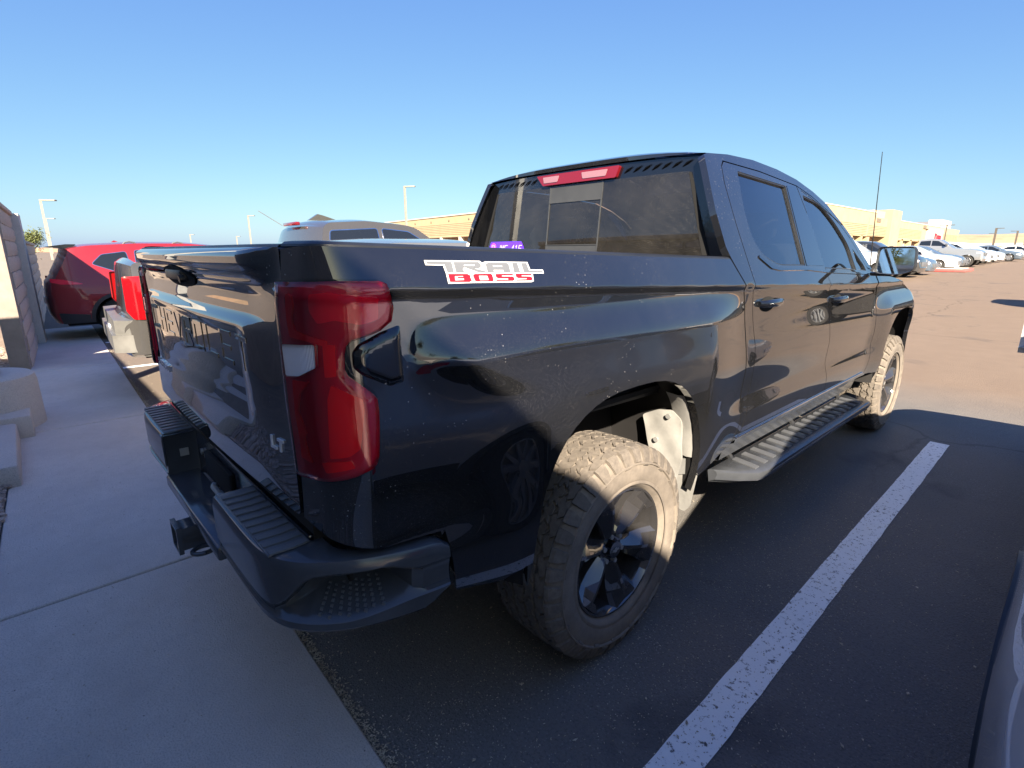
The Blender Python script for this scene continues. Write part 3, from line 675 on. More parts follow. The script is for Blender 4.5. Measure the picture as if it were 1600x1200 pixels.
# ---------------- decal ----------------
DECAL={
  'outline': [(-0.7743, 1.4599), (-0.6099, 1.4567), (-0.6035, 1.452), (-0.5913, 1.4549), (-0.5137, 1.4533), (-0.4428, 1.4515), (-0.44, 1.4321), (-0.3909, 1.4304), (-0.3914, 1.4203), (-0.4349, 1.4215), (-0.4396, 1.4015), (-0.4496, 1.3992), (-0.5799, 1.4029), (-0.6516, 1.4049), (-0.7248, 1.4059), (-0.7233, 1.4299), (-0.7255, 1.447), (-0.7737, 1.4488)],
  'T': [(-0.7703, 1.4571), (-0.6981, 1.4548), (-0.6994, 1.4311), (-0.719, 1.4317), (-0.7212, 1.4502), (-0.7694, 1.4517)],
  'R': [(-0.6931, 1.4547), (-0.6165, 1.4538), (-0.6092, 1.448), (-0.612, 1.441), (-0.6225, 1.4386), (-0.6382, 1.4395), (-0.6007, 1.4312), (-0.6018, 1.4286), (-0.6259, 1.4299), (-0.6644, 1.443), (-0.6705, 1.4372), (-0.668, 1.4301), (-0.6933, 1.4308)],
  'Rh': [(-0.6622, 1.4488), (-0.6294, 1.4483), (-0.6308, 1.4447), (-0.6648, 1.4454)],
  'A': [(-0.5941, 1.4478), (-0.5842, 1.4517), (-0.5209, 1.4504), (-0.515, 1.4465), (-0.516, 1.4264), (-0.5396, 1.427), (-0.5399, 1.4333), (-0.5729, 1.4341), (-0.5727, 1.4277), (-0.595, 1.4283)],
  'Ah': [(-0.5712, 1.4453), (-0.5396, 1.4448), (-0.5397, 1.441), (-0.5713, 1.4416)],
  'I': [(-0.5014, 1.4501), (-0.483, 1.4499), (-0.4811, 1.4253), (-0.504, 1.4259)],
  'L': [(-0.4693, 1.449), (-0.4488, 1.4487), (-0.4462, 1.429), (-0.3955, 1.4278), (-0.3959, 1.4231), (-0.4671, 1.4249)],
  'B': [(-0.7184, 1.4278), (-0.6604, 1.4262), (-0.6529, 1.4221), (-0.6543, 1.4172), (-0.6527, 1.4103), (-0.6611, 1.4076), (-0.719, 1.4098)],
  'Bh': [(-0.7001, 1.4225), (-0.6762, 1.4222), (-0.6758, 1.4198), (-0.6935, 1.42), (-0.6934, 1.4169), (-0.6756, 1.4169), (-0.6761, 1.4125), (-0.7026, 1.4126)],
  'O': [(-0.6383, 1.4256), (-0.5866, 1.4248), (-0.5821, 1.422), (-0.5823, 1.4087), (-0.5869, 1.4065), (-0.6373, 1.4077), (-0.6431, 1.4099), (-0.6451, 1.4218)],
  'Oh': [(-0.6266, 1.4213), (-0.5995, 1.4205), (-0.5982, 1.4097), (-0.6268, 1.4103)],
  'S1': [(-0.57, 1.4237), (-0.5101, 1.4225), (-0.5105, 1.4193), (-0.55, 1.4196), (-0.5511, 1.417), (-0.5144, 1.4158), (-0.5091, 1.4125), (-0.5105, 1.4072), (-0.5174, 1.4052), (-0.574, 1.4068), (-0.5744, 1.4095), (-0.5324, 1.4086), (-0.5312, 1.4115), (-0.5671, 1.4133), (-0.5719, 1.4176)],
  'S2': [(-0.4994, 1.4224), (-0.4417, 1.4208), (-0.4423, 1.4173), (-0.4796, 1.418), (-0.4808, 1.4152), (-0.4481, 1.4138), (-0.4421, 1.4103), (-0.4434, 1.406), (-0.4493, 1.4036), (-0.5037, 1.4053), (-0.5033, 1.4076), (-0.4654, 1.4072), (-0.4642, 1.4099), (-0.4964, 1.4114), (-0.5021, 1.4161)]}
dc = patch('side_decal', DECAL['outline'], side_pt, M['decal_white'], TR, .015, .0012, 0)
for k in 'T R A I L B O S1 S2'.split():
    patch('decal_letter', DECAL[k], side_pt, M['decal_grey' if k in 'TRAIL' else 'decal_red'], dc, .012, .0022, 0, holes=[DECAL[k+'h']] if k+'h' in DECAL else ())
# ---------------- wheel ----------------
def make_wheel(parent, loc, s):
    """axis along x, outer face towards s*x; built once, then the data is shared"""
    w = bpy.data.objects.new('wheel', None); COL.objects.link(w); w.parent = parent; w.location = loc; w.empty_display_size = .1
    w.rotation_euler = (0, 0, 0 if s > 0 else pi)
    return w
R0 = .401; HW = .135
prof = [(-.10, .245), (-.125, .255), (-.140, .285), (-.143, .32), (-.138, .35), (-.128, .375), (-.112, .390), (-.08, .3945), (0, .397), (.08, .3945), (.112, .390), (.128, .375), (.138, .35), (.143, .32), (.140, .285), (.130, .262), (.118, .252), (.10, .243)]
wheel0 = make_wheel(TR, (.872, 0, .408), 1)
mb = MB(); NS = 96
rows = [[(a, r*cos(2*pi*k/NS), r*sin(2*pi*k/NS)) for k in range(NS)] for a, r in prof]
mb.grid(rows, closed=True); tyre = mb.build('tyre', M['sidewall_dust'], wheel0)
# tread blocks: five zigzag ribs round the tyre
mb = MB(); NP = 38
def tp(x, ang, r): return (x, r*cos(ang), r*sin(ang))
def rr_(x): x = abs(x); return .397-.0025*(x/.08)**2 if x < .08 else .3945-.0045*((x-.08)/.032)**1.5
cols = [-.113, -.070, -.026, .026, .070, .113]; g = .0035
rnd = random.Random(3)
for r_ in range(5):
    for k in range(NP):
        a0 = 2*pi*k/NP+(.5 if r_ % 2 else 0)*2*pi/NP; da = 2*pi/NP
        x0 = cols[r_]+g; x1 = cols[r_+1]-g; ga = .0055/.4
        zz = .010
        sl = (.22 if r_ in (1, 3) else -.22)*da
        up = [(x0, a0+ga), (x0+.3*(x1-x0), a0+ga+sl), ((x0+x1)/2, a0+ga-sl*.6), (x1, a0+ga+sl*.4)]
        dn = [(x1, a0+da*.5), (x1-(zz if r_ < 4 else 0), a0+da*.62), (x1, a0+da-ga+sl*.4), ((x0+x1)/2, a0+da-ga-sl*.6), (x0+.3*(x1-x0), a0+da-ga+sl), (x0, a0+da-ga), (x0+(zz if r_ > 0 else 0), a0+da*.60), (x0, a0+da*.5)]
        P = up+dn; n = len(P); hgt = .0095
        vs = [tp(x, a, rr_(x)-.002) for x, a in P]+[tp(x, a, rr_(x)+hgt) for x, a in P]
        mb.add(vs, [tuple(range(n, 2*n))]+[(i, (i+1) % n, n+(i+1) % n, n+i) for i in range(n)])
# shoulder lugs reaching down both sidewalls
for sd_ in (-1, 1):
    for k in range(NP):
        a0 = 2*pi*k/NP+(.25)*2*pi/NP*sd_; da = 2*pi/NP; lg = .040 if k % 2 else .026
        pr = [(.113, .4005), (.126, .394), (.134, .378), (.141, .378-lg*.55), (.1455, .378-lg)]
        lo = []; hi = []
        for x, r in pr:
            wd = .36 if r > .37 else .30
            lo += [tp(sd_*(x-.010), a0+da*(.5-wd), r-.010), tp(sd_*(x-.010), a0+da*(.5+wd), r-.010)]
            hi += [tp(sd_*(x+.001), a0+da*(.5-wd+.03), r+.002), tp(sd_*(x+.001), a0+da*(.5+wd-.03), r+.002)]
        n = len(lo); fs = []
        for i in range(0, n-2, 2): fs += [(n+i, n+i+1, n+i+3, n+i+2), (i, i+2, n+i+2, n+i), (i+1, n+i+1, n+i+3, i+3)]
        fs += [(0, n, n+1, 1), (n-2, n-1, 2*n-1, 2*n-2)]
        mb.add(lo+hi, fs)
tr_ = mb.build('tread', M['dusty_rubber'], tyre, ang=30)
mb = MB()
for rad, hh in ((.345, .0025), (.272, .002)):
    rows = [[(xx, r*cos(2*pi*k/NS), r*sin(2*pi*k/NS)) for k in range(NS)] for xx, r in ((.1395, rad-.005), (.1465 if rad > .3 else .1395, rad-.002), (.1465 if rad > .3 else .1395, rad+.002), (.1385, rad+.006))]
    mb.grid(rows, closed=True)
mb.build('sidewall_ring', M['sidewall_dust'], tyre)
# raised sidewall lettering blocks (unreadable in the photo): plain radial ribs
# rim
mb = MB(); rp = [(.116, .249), (.121, .245), (.120, .238), (.108, .232), (.09, .226), (.03, .218), (-.10, .222), (-.12, .246)]
rows = [[(a, r*cos(2*pi*k/72), r*sin(2*pi*k/72)) for k in range(72)] for a, r in rp]
mb.grid(rows, closed=True)
mb.cyl((.0, 0, 0), (.01, 0, 0), .17, 32)
rim = mb.build('rim', M['rim_black'], wheel0, ang=30)
mb = MB(); mb.cyl((-.03, 0, 0), (.0, 0, 0), .155, 30); mb.build('brake_disc', M['zinc'], wheel0)
for k in range(6):
    a = 2*pi*k/6+radians(14); mb = MB(); Mr = Matrix.Rotation(a, 4, 'X')
    # each spoke: two facets meeting in a raised ridge, flaring towards the rim with a pocket
    R_ = [(.052, .030, .086, .064), (.085, .034, .096, .062), (.13, .044, .106, .064), (.175, .058, .112, .074), (.205, .070, .114, .090), (.232, .082, .114, .108)]
    rows = []
    for r, hw, xr, xe in R_:
        rows.append([(xe-.035, -hw*1.05, r), (xe, -hw, r), (xe+.012, -hw*.75, r), (xr, -.006, r), (xr, .006, r), (xe+.012, hw*.75, r), (xe, hw, r), (xe-.035, hw*1.05, r)])
    rows = [[tuple(Mr @ Vector(p)) for p in r] for r in rows]
    mb.grid(rows); mb.build('spoke', M['rim_black'], rim, smooth=True, ang=12)
    mb = MB()
    v = [(.1015+.004, -.030, .182), (.1015+.004, .030, .182), (.108, .036, .212), (.108, -.036, .212)]
mb = MB(); mb.cyl((.0, 0, 0), (.075, 0, 0), .072, 30, .062); mb.build('hub', M['rim_black'], rim)
mb = MB(); mb.cyl((.075, 0, 0), (.098, 0, 0), .038, 28, .033); mb.build('hub_cap', M['gloss_black'], rim)
mb = MB(); bw = [(-.020, -.003), (-.007, -.003), (-.007, -.008), (.005, -.008), (.005, -.003), (.020, -.003), (.017, .003), (.006, .003), (.006, .008), (-.006, .008), (-.006, .003), (-.017, .003)]
mb.prism(bw, .0982, .1015, 'x'); mb.build('bow_emblem', M['zinc'], rim, smooth=False)
for k in range(6):
    a = 2*pi*k/6+radians(44); mb = MB()
    mb.cyl((.07, .054*cos(a), .054*sin(a)), (.092, .054*cos(a), .054*sin(a)), .0105, 8, .009); mb.build('lug_nut', M['zinc'], rim)
for loc, s in (((-.872, 0, .408), -1), ((.872, 3.745, .408), 1), ((-.872, 3.745, .408), -1)):
    c = copy_tree(wheel0, TR); c.location = loc; c.rotation_euler = (radians(25) if s > 0 else 0, 0, 0 if s > 0 else pi)
# ---------------- wheel wells ----------------
for yc in (.01, 3.765):
    for s in (1, -1):
        A = arch(yc, a=.50, b=.575, zbot=.55)
        mb = MB(); rows = [[(s*x, yc+(y-yc)*k, z) for y, z in A] for x, k in ((.975, .985), (.955, 1.0), (.93, 1.03), (.55, 1.03))]
        mb.grid(rows); w = mb.build('wheel_liner', M['liner'], TR)
        inner = [(y, z) for y, z in A]
        mb = MB(); mb.prism([(yc+(y-yc)*1.03, z) for y, z in inner], s*.545, s*.55, 'x'); mb.build('liner_wall', M['liner'], w)
for s in (1, -1):
    # pale dusty splash shield at the front of the rear wheel well
    P = roundp([(.764, .792), (.837, .829), (.900, .839), (.943, .805), (.961, .637), (.946, .575), (.934, .50), (.86, .50), (.811, .636)], .012)
    def shp(x, z): return (x, .445+.03*(x-.76)+.004*sin(x*45)*sin(z*30), z)
    sh_ = patch('splash_shield', P, shp, M['galvanized'], TR, .012, 0, .012, side=s)
    if True:
        for x, z in ((.895, .815), (.845, .70)):
            mb = MB(); mb.cyl((s*x, .438, z), (s*x, .428, z), .011, 12); mb.build('shield_bolt', M['zinc'], sh_)
    mb = MB(); rows = []
    for t in range(13):
        z = .93-.29*t/12; y = .012+.485*(max(0, 1-max(0, (z-.49)/.553)**2.75))**(1/2.75)
        rows.append([(s*.985, y+.004, z), (s*.96, y-.004, z), (s*.90, y+.012, z), (s*.895, y+.02, z)])
    mb.grid(rows); mb.build('arch_flange', M['galvanized'], TR)
    mb = MB(); mb.prism([(s*a, b) for a, b in roundp([(.895, .625), (1.004, .65), (1.0, .58), (.976, .40), (.955, .372), (.929, .374), (.92, .46), (.888, .51)], .012)], .522, .532, 'y'); mb.build('mud_flap', M['galvanized'], TR)
    mb = MB(); mb.prism([(s*a, b) for a, b in roundp([(.90, .625), (.99, .62), (.975, .56), (.90, .53)], .012)], .512, .5215, 'y'); mb.build('flap_bracket', M['zinc'], TR)
mb = MB(); mb.tube([(.56, -.30, .93), (.56, 0, .965), (.60, .30, .90)], .03, 8); mb.tube([(.60, -.3, .55), (.60, 0, .5), (.60, .5, .55)], .035, 8); mb.cyl((.58, .06, .42), (.60, .10, .90), .03, 12); mb.build('suspension', M['liner'], TR)
# ---------------- seats ----------------
for x in (-.42, .42):
    for y, h in ((1.15, 1.50), (2.15, 1.53)):
        mb = MB(); mb.box(x-.26, x+.26, y, y+.14, .95, h, b=.05); mb.box(x-.26, x+.26, y+.1, y+.6, .85, 1.02, b=.05); mb.box(x-.13, x+.13, y, y+.10, h+.03, h+.20, b=.04); mb.cyl((x-.05, y+.05, h-.02), (x-.05, y+.05, h+.06), .008, 8); mb.cyl((x+.05, y+.05, h-.02), (x+.05, y+.05, h+.06), .008, 8)
        mb.build('seat', M['seat_cloth'], TR)
mb = MB(); mb.box(-.80, .80, 2.72, 3.0, .95, 1.30, b=.05); mb.tube([(-.42+.19*cos(a), 2.62+.06*sin(a), 1.22+.18*sin(a)) for a in [2*pi*i/20 for i in range(21)]], .014, 8); mb.box(-.86, .86, .84, 2.9, .58, .62); mb.box(-.80, .80, .87, .90, .6, 1.42); mb.build('dashboard', M['seat_cloth'], TR)
# ---------------- rear bumper ----------------
path = []
def bpath():
    P = [(.365, -1.150), (.45, -1.151), (.55, -1.152), (.65, -1.152), (.74, -1.150), (.79, -1.143), (.835, -1.125), (.875, -1.096), (.910, -1.058), (.938, -1.015), (.960, -.965), (.976, -.915), (.988, -.865), (.997, -.82), (1.003, -.785), (1.004, -.765), (1.002, -.747)]
    out = [P[0]]
    for a, b in zip(P, P[1:]):
        k = max(1, int(hypot(b[0]-a[0], b[1]-a[1])/.018))
        for t in range(1, k+1): out.append((a[0]+(b[0]-a[0])*t/k, a[1]+(b[1]-a[1])*t/k))
    for _ in range(3): out = [out[0]]+[((out[i-1][0]+2*out[i][0]+out[i+1][0])/4, (out[i-1][1]+2*out[i][1]+out[i+1][1])/4) for i in range(1, len(out)-1)]+[out[-1]]
    return out
BPt = bpath()
def bn(i):
    a = Vector(BPt[max(0, i-1)]); b = Vector(BPt[min(len(BPt)-1, i+1)]); d = (b-a).normalized(); return Vector((d.y, -d.x))
cum = [0]
for a, b in zip(BPt, BPt[1:]): cum.append(cum[-1]+hypot(b[0]-a[0], b[1]-a[1]))
BL = cum[-1]
for s in (1, -1):
    rb = bpy.data.objects.new('rear_bumper', None); COL.objects.link(rb); rb.parent = TR
    rows = []; fl = []
    for i, (px, py) in enumerate(BPt):
        n = bn(i); t = cum[i]; r = sst(.42, .54, t)*(1-sst(BL-.19, BL-.10, t)); e = sst(BL+.012, BL-.018, t); 
        inw = .115*(1-sst(.50, .62, t))+.012+.05*sst(.50, .62, t)
        zt = .790-.012*sst(.55, .9, t); zb = .612-.012*sst(.1, .5, t)+.045*sst(BL-.10, BL, t); zt -= .03*sst(BL-.06, BL, t)
        pd = .105*r
        zr1 = .752-.10*sst(.56, .42, t)-.03*sst(BL-.2, BL-.10, t); zr0 = .640+.02*sst(BL-.3, BL-.1, t)
        sec = [(-inw, zt-.004), (-inw+.01, zt), (-.012, zt), (-.004, zt-.003), (.0, zt-.010), (.003, zt-.03), (.002, zr1+.006), (-.002, zr1), (-.004-pd*.9, zr1-.008), (-.008-pd, zr1-.03), (-.008-pd, max(zr0, zr0+.040*r)), (-.006-pd*.92, zr0+.030*r), (-.004, zr0-.010), (.001, zr0-.014), (.0, zb+.008), (-.006, zb), (-.02, zb-.004), (-.09, zb)]
        if e < 1: sec = [(-.05+(a+.05)*e if a > -.05 else a, b) for a, b in sec]
        rows.append([(s*(px+n.x*a), py+n.y*a, b) for a, b in sec])
        fl.append(((px+n.x*(-.008-pd), py+n.y*(-.008-pd)), (px-n.x*.004, py-n.y*.004), zr0, r))
    mb = MB(); mb.grid(rows); k = len(rows[0]); mb.f += [tuple(range(k)), tuple(range(k*(len(rows)-1), k*len(rows)))]; mb.m += [0, 0]
    mb.build('bumper_shell', M['bumper_black'], rb, ang=28)
    # top step pad
    pad = MB(); pad.box(.372, .80, -1.140, -1.040, .786, .7925, b=.003, M=Matrix.Scale(s, 4, (1, 0, 0)) if s < 0 else None); sp = pad.build('step_pad', M['black_plastic'], rb)
    for i in range(10):
        x = .40+i*.0425; mb = MB(); v = [(s*x, -1.137), (s*(x+.022), -1.137), (s*(x+.022), -1.125), (s*(x+.026), -1.085), (s*(x+.022), -1.047), (s*x, -1.047), (s*(x+.004), -1.085), (s*x, -1.125)]
        mb.prism(v, .792, .7968); mb.build('step_rib', M['black_plastic'], sp, smooth=False)
    # knobbly tread in the corner step
    mb = MB(); q = 0
    for i in range(0, len(fl), 1):
        a, b, z, r = fl[i]
        if r < .97: continue
        for j in range(7):
            f = .10+.125*j+(.06 if i % 2 else 0); x = a[0]+(b[0]-a[0])*f; y = a[1]+(b[1]-a[1])*f; zz = z-.004*0
            h = .005; w = .0065
            zz = z+.030*(1-f)-.010*f+.001
            v = [(s*(x-w), y-w*.3, zz-.004), (s*(x-w*.2), y-w, zz-.004), (s*(x+w), y-w*.2, zz-.004), (s*(x+w*.3), y+w, zz-.004), (s*(x-w*.6), y-w*.2, zz+h), (s*(x), y-w*.6, zz+h), (s*(x+w*.6), y, zz+h), (s*(x+w*.1), y+w*.6, zz+h)]
            mb.add(v, [(4,5,6,7), (0,1,5,4), (1,2,6,5), (2,3,7,6), (3,0,4,7)])
    mb.build('step_tread', M['black_plastic'], rb, smooth=False)
mb = MB(); Lx = .362
mb.box(-Lx, Lx, -1.158, -1.04, .575, .622, b=.008)
for s in (1, -1): mb.box(s*.352, s*.372, -1.148, -1.035, .60, .785, b=.006)
mb.box(-.80, .80, -1.036, -1.020, .60, .79)
bm_ = mb.build('bumper_centre', M['bumper_black'], TR)
mb = MB(); mb.box(-.80, .80, -1.043, -1.028, .792, .806, b=.005); mb.build('bumper_seal', M['gloss_black'], bm_)
mb = MB(); mb.box(-.16, .16, -1.055, -1.037, .66, .76, b=.01); mb.build('licence_recess', M['dark_void'], bm_)
for x in (-.26, -.20, .05): 
    mb = MB(); mb.cyl((x, -1.037, .72), (x, -1.045, .72), .012, 10); mb.build('bolt', M['zinc'], bm_)
mb = MB(); mb.box(-.345, -.351, -1.10, -1.07, .69, .72); mb.build('sensor', M['zinc'], bm_)
mb = MB(); mb.tube([(-.04, -1.06, .66), (.02, -1.075, .675), (.06, -1.06, .64), (.10, -1.075, .63)], .01, 6); mb.box(.02, .08, -1.075, -1.05, .625, .66, b=.006); mb.build('wiring_plug', M['zinc'], bm_)
# hitch
mb = MB(); a, b, c_ = .041, .031, .006
for (x0, x1, z0, z1) in ((-a, a, .505+b, .505+a), (-a, a, .505-a, .505-b), (-a, -b, .505-b, .505+b), (b, a, .505-b, .505+b)): mb.box(x0-.04, x1-.04, -1.20, -.90, z0, z1)
for (x0, x1, z0, z1) in ((-.05, .05, .505+a, .505+.05), (-.05, .05, .505-.05, .505-a), (-.05, -a, .505-a, .505+a), (a, .05, .505-a, .505+a)): mb.box(x0-.04, x1-.04, -1.205, -1.19, z0, z1)
hr = mb.build('hitch_receiver', M['bumper_black'], TR, smooth=False)
for x in (-.14, .06):
    mb = MB(); mb.tube([(x+.028*cos(t), -1.14+.035*sin(t), .475) for t in [2*pi*i/16 for i in range(17)]], .008, 8); mb.build('chain_loop', M['bumper_black'], hr)
mb = MB(); mb.box(-.45, .45, -.98, -.90, .47, .55, b=.01); mb.build('hitch_bar', M['bumper_black'], hr)
# ---------------- other vehicles ----------------
def car_paint(name, base, dust=.02, metal=0., rough=.35): return paint(name, base, dust, metal=metal, rough=rough)
car_paint('silver_paint', (.34, .35, .36), .03, .5, .25); car_paint('bright_silver', (.62, .63, .65), .03, .2, .25); car_paint('dull_silver', (.15, .155, .16), .03, .3, .3); car_paint('white_car_paint', (.72, .73, .74), .02)
car_paint('red_paint', (.26, .003, .013), .02, .25); car_paint('grey_paint', (.085, .08, .073), .06, .5, .2); car_paint('dark_paint', (.015, .017, .02), .03)
car_paint('blue_grey_paint', (.10, .14, .19), .03, .4)
simple('car_tyre', (.03, .028, .026), .85); simple('car_glass', (.010, .012, .014), .06, coat=1, coatr=.01, var=.02); simple('alloy', (.45, .45, .46), .3, .7)
simple('grey_cladding', (.035, .038, .042), .6)
PROF = {  # (y from the middle as a fraction of half length, z in metres), rear bottom over the top to front bottom; letter = what the strip to the next point is
 'pickup': [(-.985, .50, 'b'), (-1.0, .62, 'b'), (-.995, .80, 'b'), (-.965, .86, 'p'), (-.95, 1.38, 'p'), (-.935, 1.405, 'k'), (-.33, 1.41, 'k'), (-.325, 1.44, 'g'), (-.29, 1.80, 'p'), (-.265, 1.85, 'p'), (-.10, 1.885, 'p'), (.08, 1.85, 'p'), (.13, 1.82, 'g'), (.37, 1.33, 'p'), (.42, 1.26, 'p'), (.80, 1.17, 'p'), (.93, 1.08, 'p'), (.975, .95, 'b'), (.99, .70, 'b'), (1.0, .55, 'b'), (.98, .40, 'b')],
 'suv': [(-.97, .32, 'b'), (-.995, .45, 'b'), (-1.0, .75, 'p'), (-.985, 1.0, 'p'), (-.955, 1.08, 'g'), (-.865, 1.46, 'p'), (-.86, 1.545, 'p'), (-.76, 1.60, 'p'), (-.45, 1.645, 'p'), (-.1, 1.65, 'p'), (.10, 1.61, 'p'), (.16, 1.58, 'g'), (.46, 1.14, 'p'), (.52, 1.09, 'p'), (.80, 1.02, 'p'), (.92, .92, 'p'), (.965, .80, 'b'), (.985, .60, 'b'), (1.0, .45, 'b'), (.97, .25, 'b')],
 'sedan': [(-.97, .28, 'b'), (-.995, .45, 'b'), (-1.0, .70, 'p'), (-.98, .95, 'p'), (-.93, 1.04, 'p'), (-.72, 1.09, 'g'), (-.42, 1.37, 'p'), (-.35, 1.41, 'p'), (-.1, 1.45, 'p'), (.05, 1.42, 'p'), (.10, 1.39, 'g'), (.42, 1.0, 'p'), (.48, .96, 'p'), (.80, .86, 'p'), (.93, .76, 'p'), (.97, .66, 'b'), (.985, .52, 'b'), (1.0, .42, 'b'), (.97, .22, 'b')]}
AX = {'pickup': (-.575, .70, .41), 'suv': (-.60, .62, .36), 'sedan': (-.58, .62, .34)}
WIN = {'pickup': [[(-.285, 1.47), (-.265, 1.75), (-.06, 1.79), (-.055, 1.43)], [(-.035, 1.43), (-.035, 1.79), (.09, 1.76), (.27, 1.43), (.27, 1.40)]],
 'suv': [[(-.735, 1.30), (-.67, 1.45), (-.52, 1.50), (-.50, 1.16), (-.60, 1.17)], [(-.47, 1.11), (-.46, 1.52), (-.12, 1.54), (-.11, 1.09)], [(-.08, 1.09), (-.08, 1.54), (.10, 1.50), (.36, 1.13), (.36, 1.08)]],
 'sedan': [[(-.52, 1.03), (-.36, 1.28), (-.10, 1.34), (-.09, 1.0)], [(-.06, 1.0), (-.06, 1.35), (.06, 1.32), (.30, 1.0), (.30, .96)]]}
BELT = {'pickup': 1.40, 'suv': 1.08, 'sedan': .98}
WMESH = {}
def wheel_mesh(r, near):
    k = (r, near)
    if k in WMESH: return WMESH[k]
    n = 40 if near else 20; out = []
    mb = MB(); pr = [(-.10, r*.62), (-.11, r*.8), (-.10, r*.96), (0, r), (.08, r*.97), (.11, r*.86), (.112, r*.72), (.10, r*.63), (.06, r*.60)]
    mb.grid([[(a, q*cos(2*pi*i/n), q*sin(2*pi*i/n)) for i in range(n)] for a, q in pr], closed=True)
    me = mb.build('tyre', M['car_tyre']); out.append(me.data); COL.objects.unlink(me)
    mb = MB(); mb.cyl((0, 0, 0), (.03, 0, 0), r*.60, n, mi=1)
    mb.grid([[(a, q*cos(2*pi*i/n), q*sin(2*pi*i/n)) for i in range(n)] for a, q in ((.03, r*.60), (.098, r*.635), (.104, r*.60), (.07, r*.57))], closed=True)
    for i in range(5):
        a = 2*pi*i/5; Mr = Matrix.Rotation(a, 4, 'X')
        for d in (-.16, .16):
            mb.add([tuple(Mr @ Vector(p)) for p in [(.06, -.03, .03), (.085, -.022, .04), (.085, .022, .04), (.06, .03, .03), (.08, r*d*1.2-.02, r*.6), (.098, r*d*1.2-.015, r*.6), (.098, r*d*1.2+.015, r*.6), (.08, r*d*1.2+.02, r*.6)]], [(0,1,5,4), (1,2,6,5), (2,3,7,6)])
    mb.cyl((.05, 0, 0), (.092, 0, 0), r*.16, 12)
    me = mb.build('rim', [M['alloy'], M['dark_void']]); out.append(me.data); COL.objects.unlink(me)
    WMESH[k] = out; return out
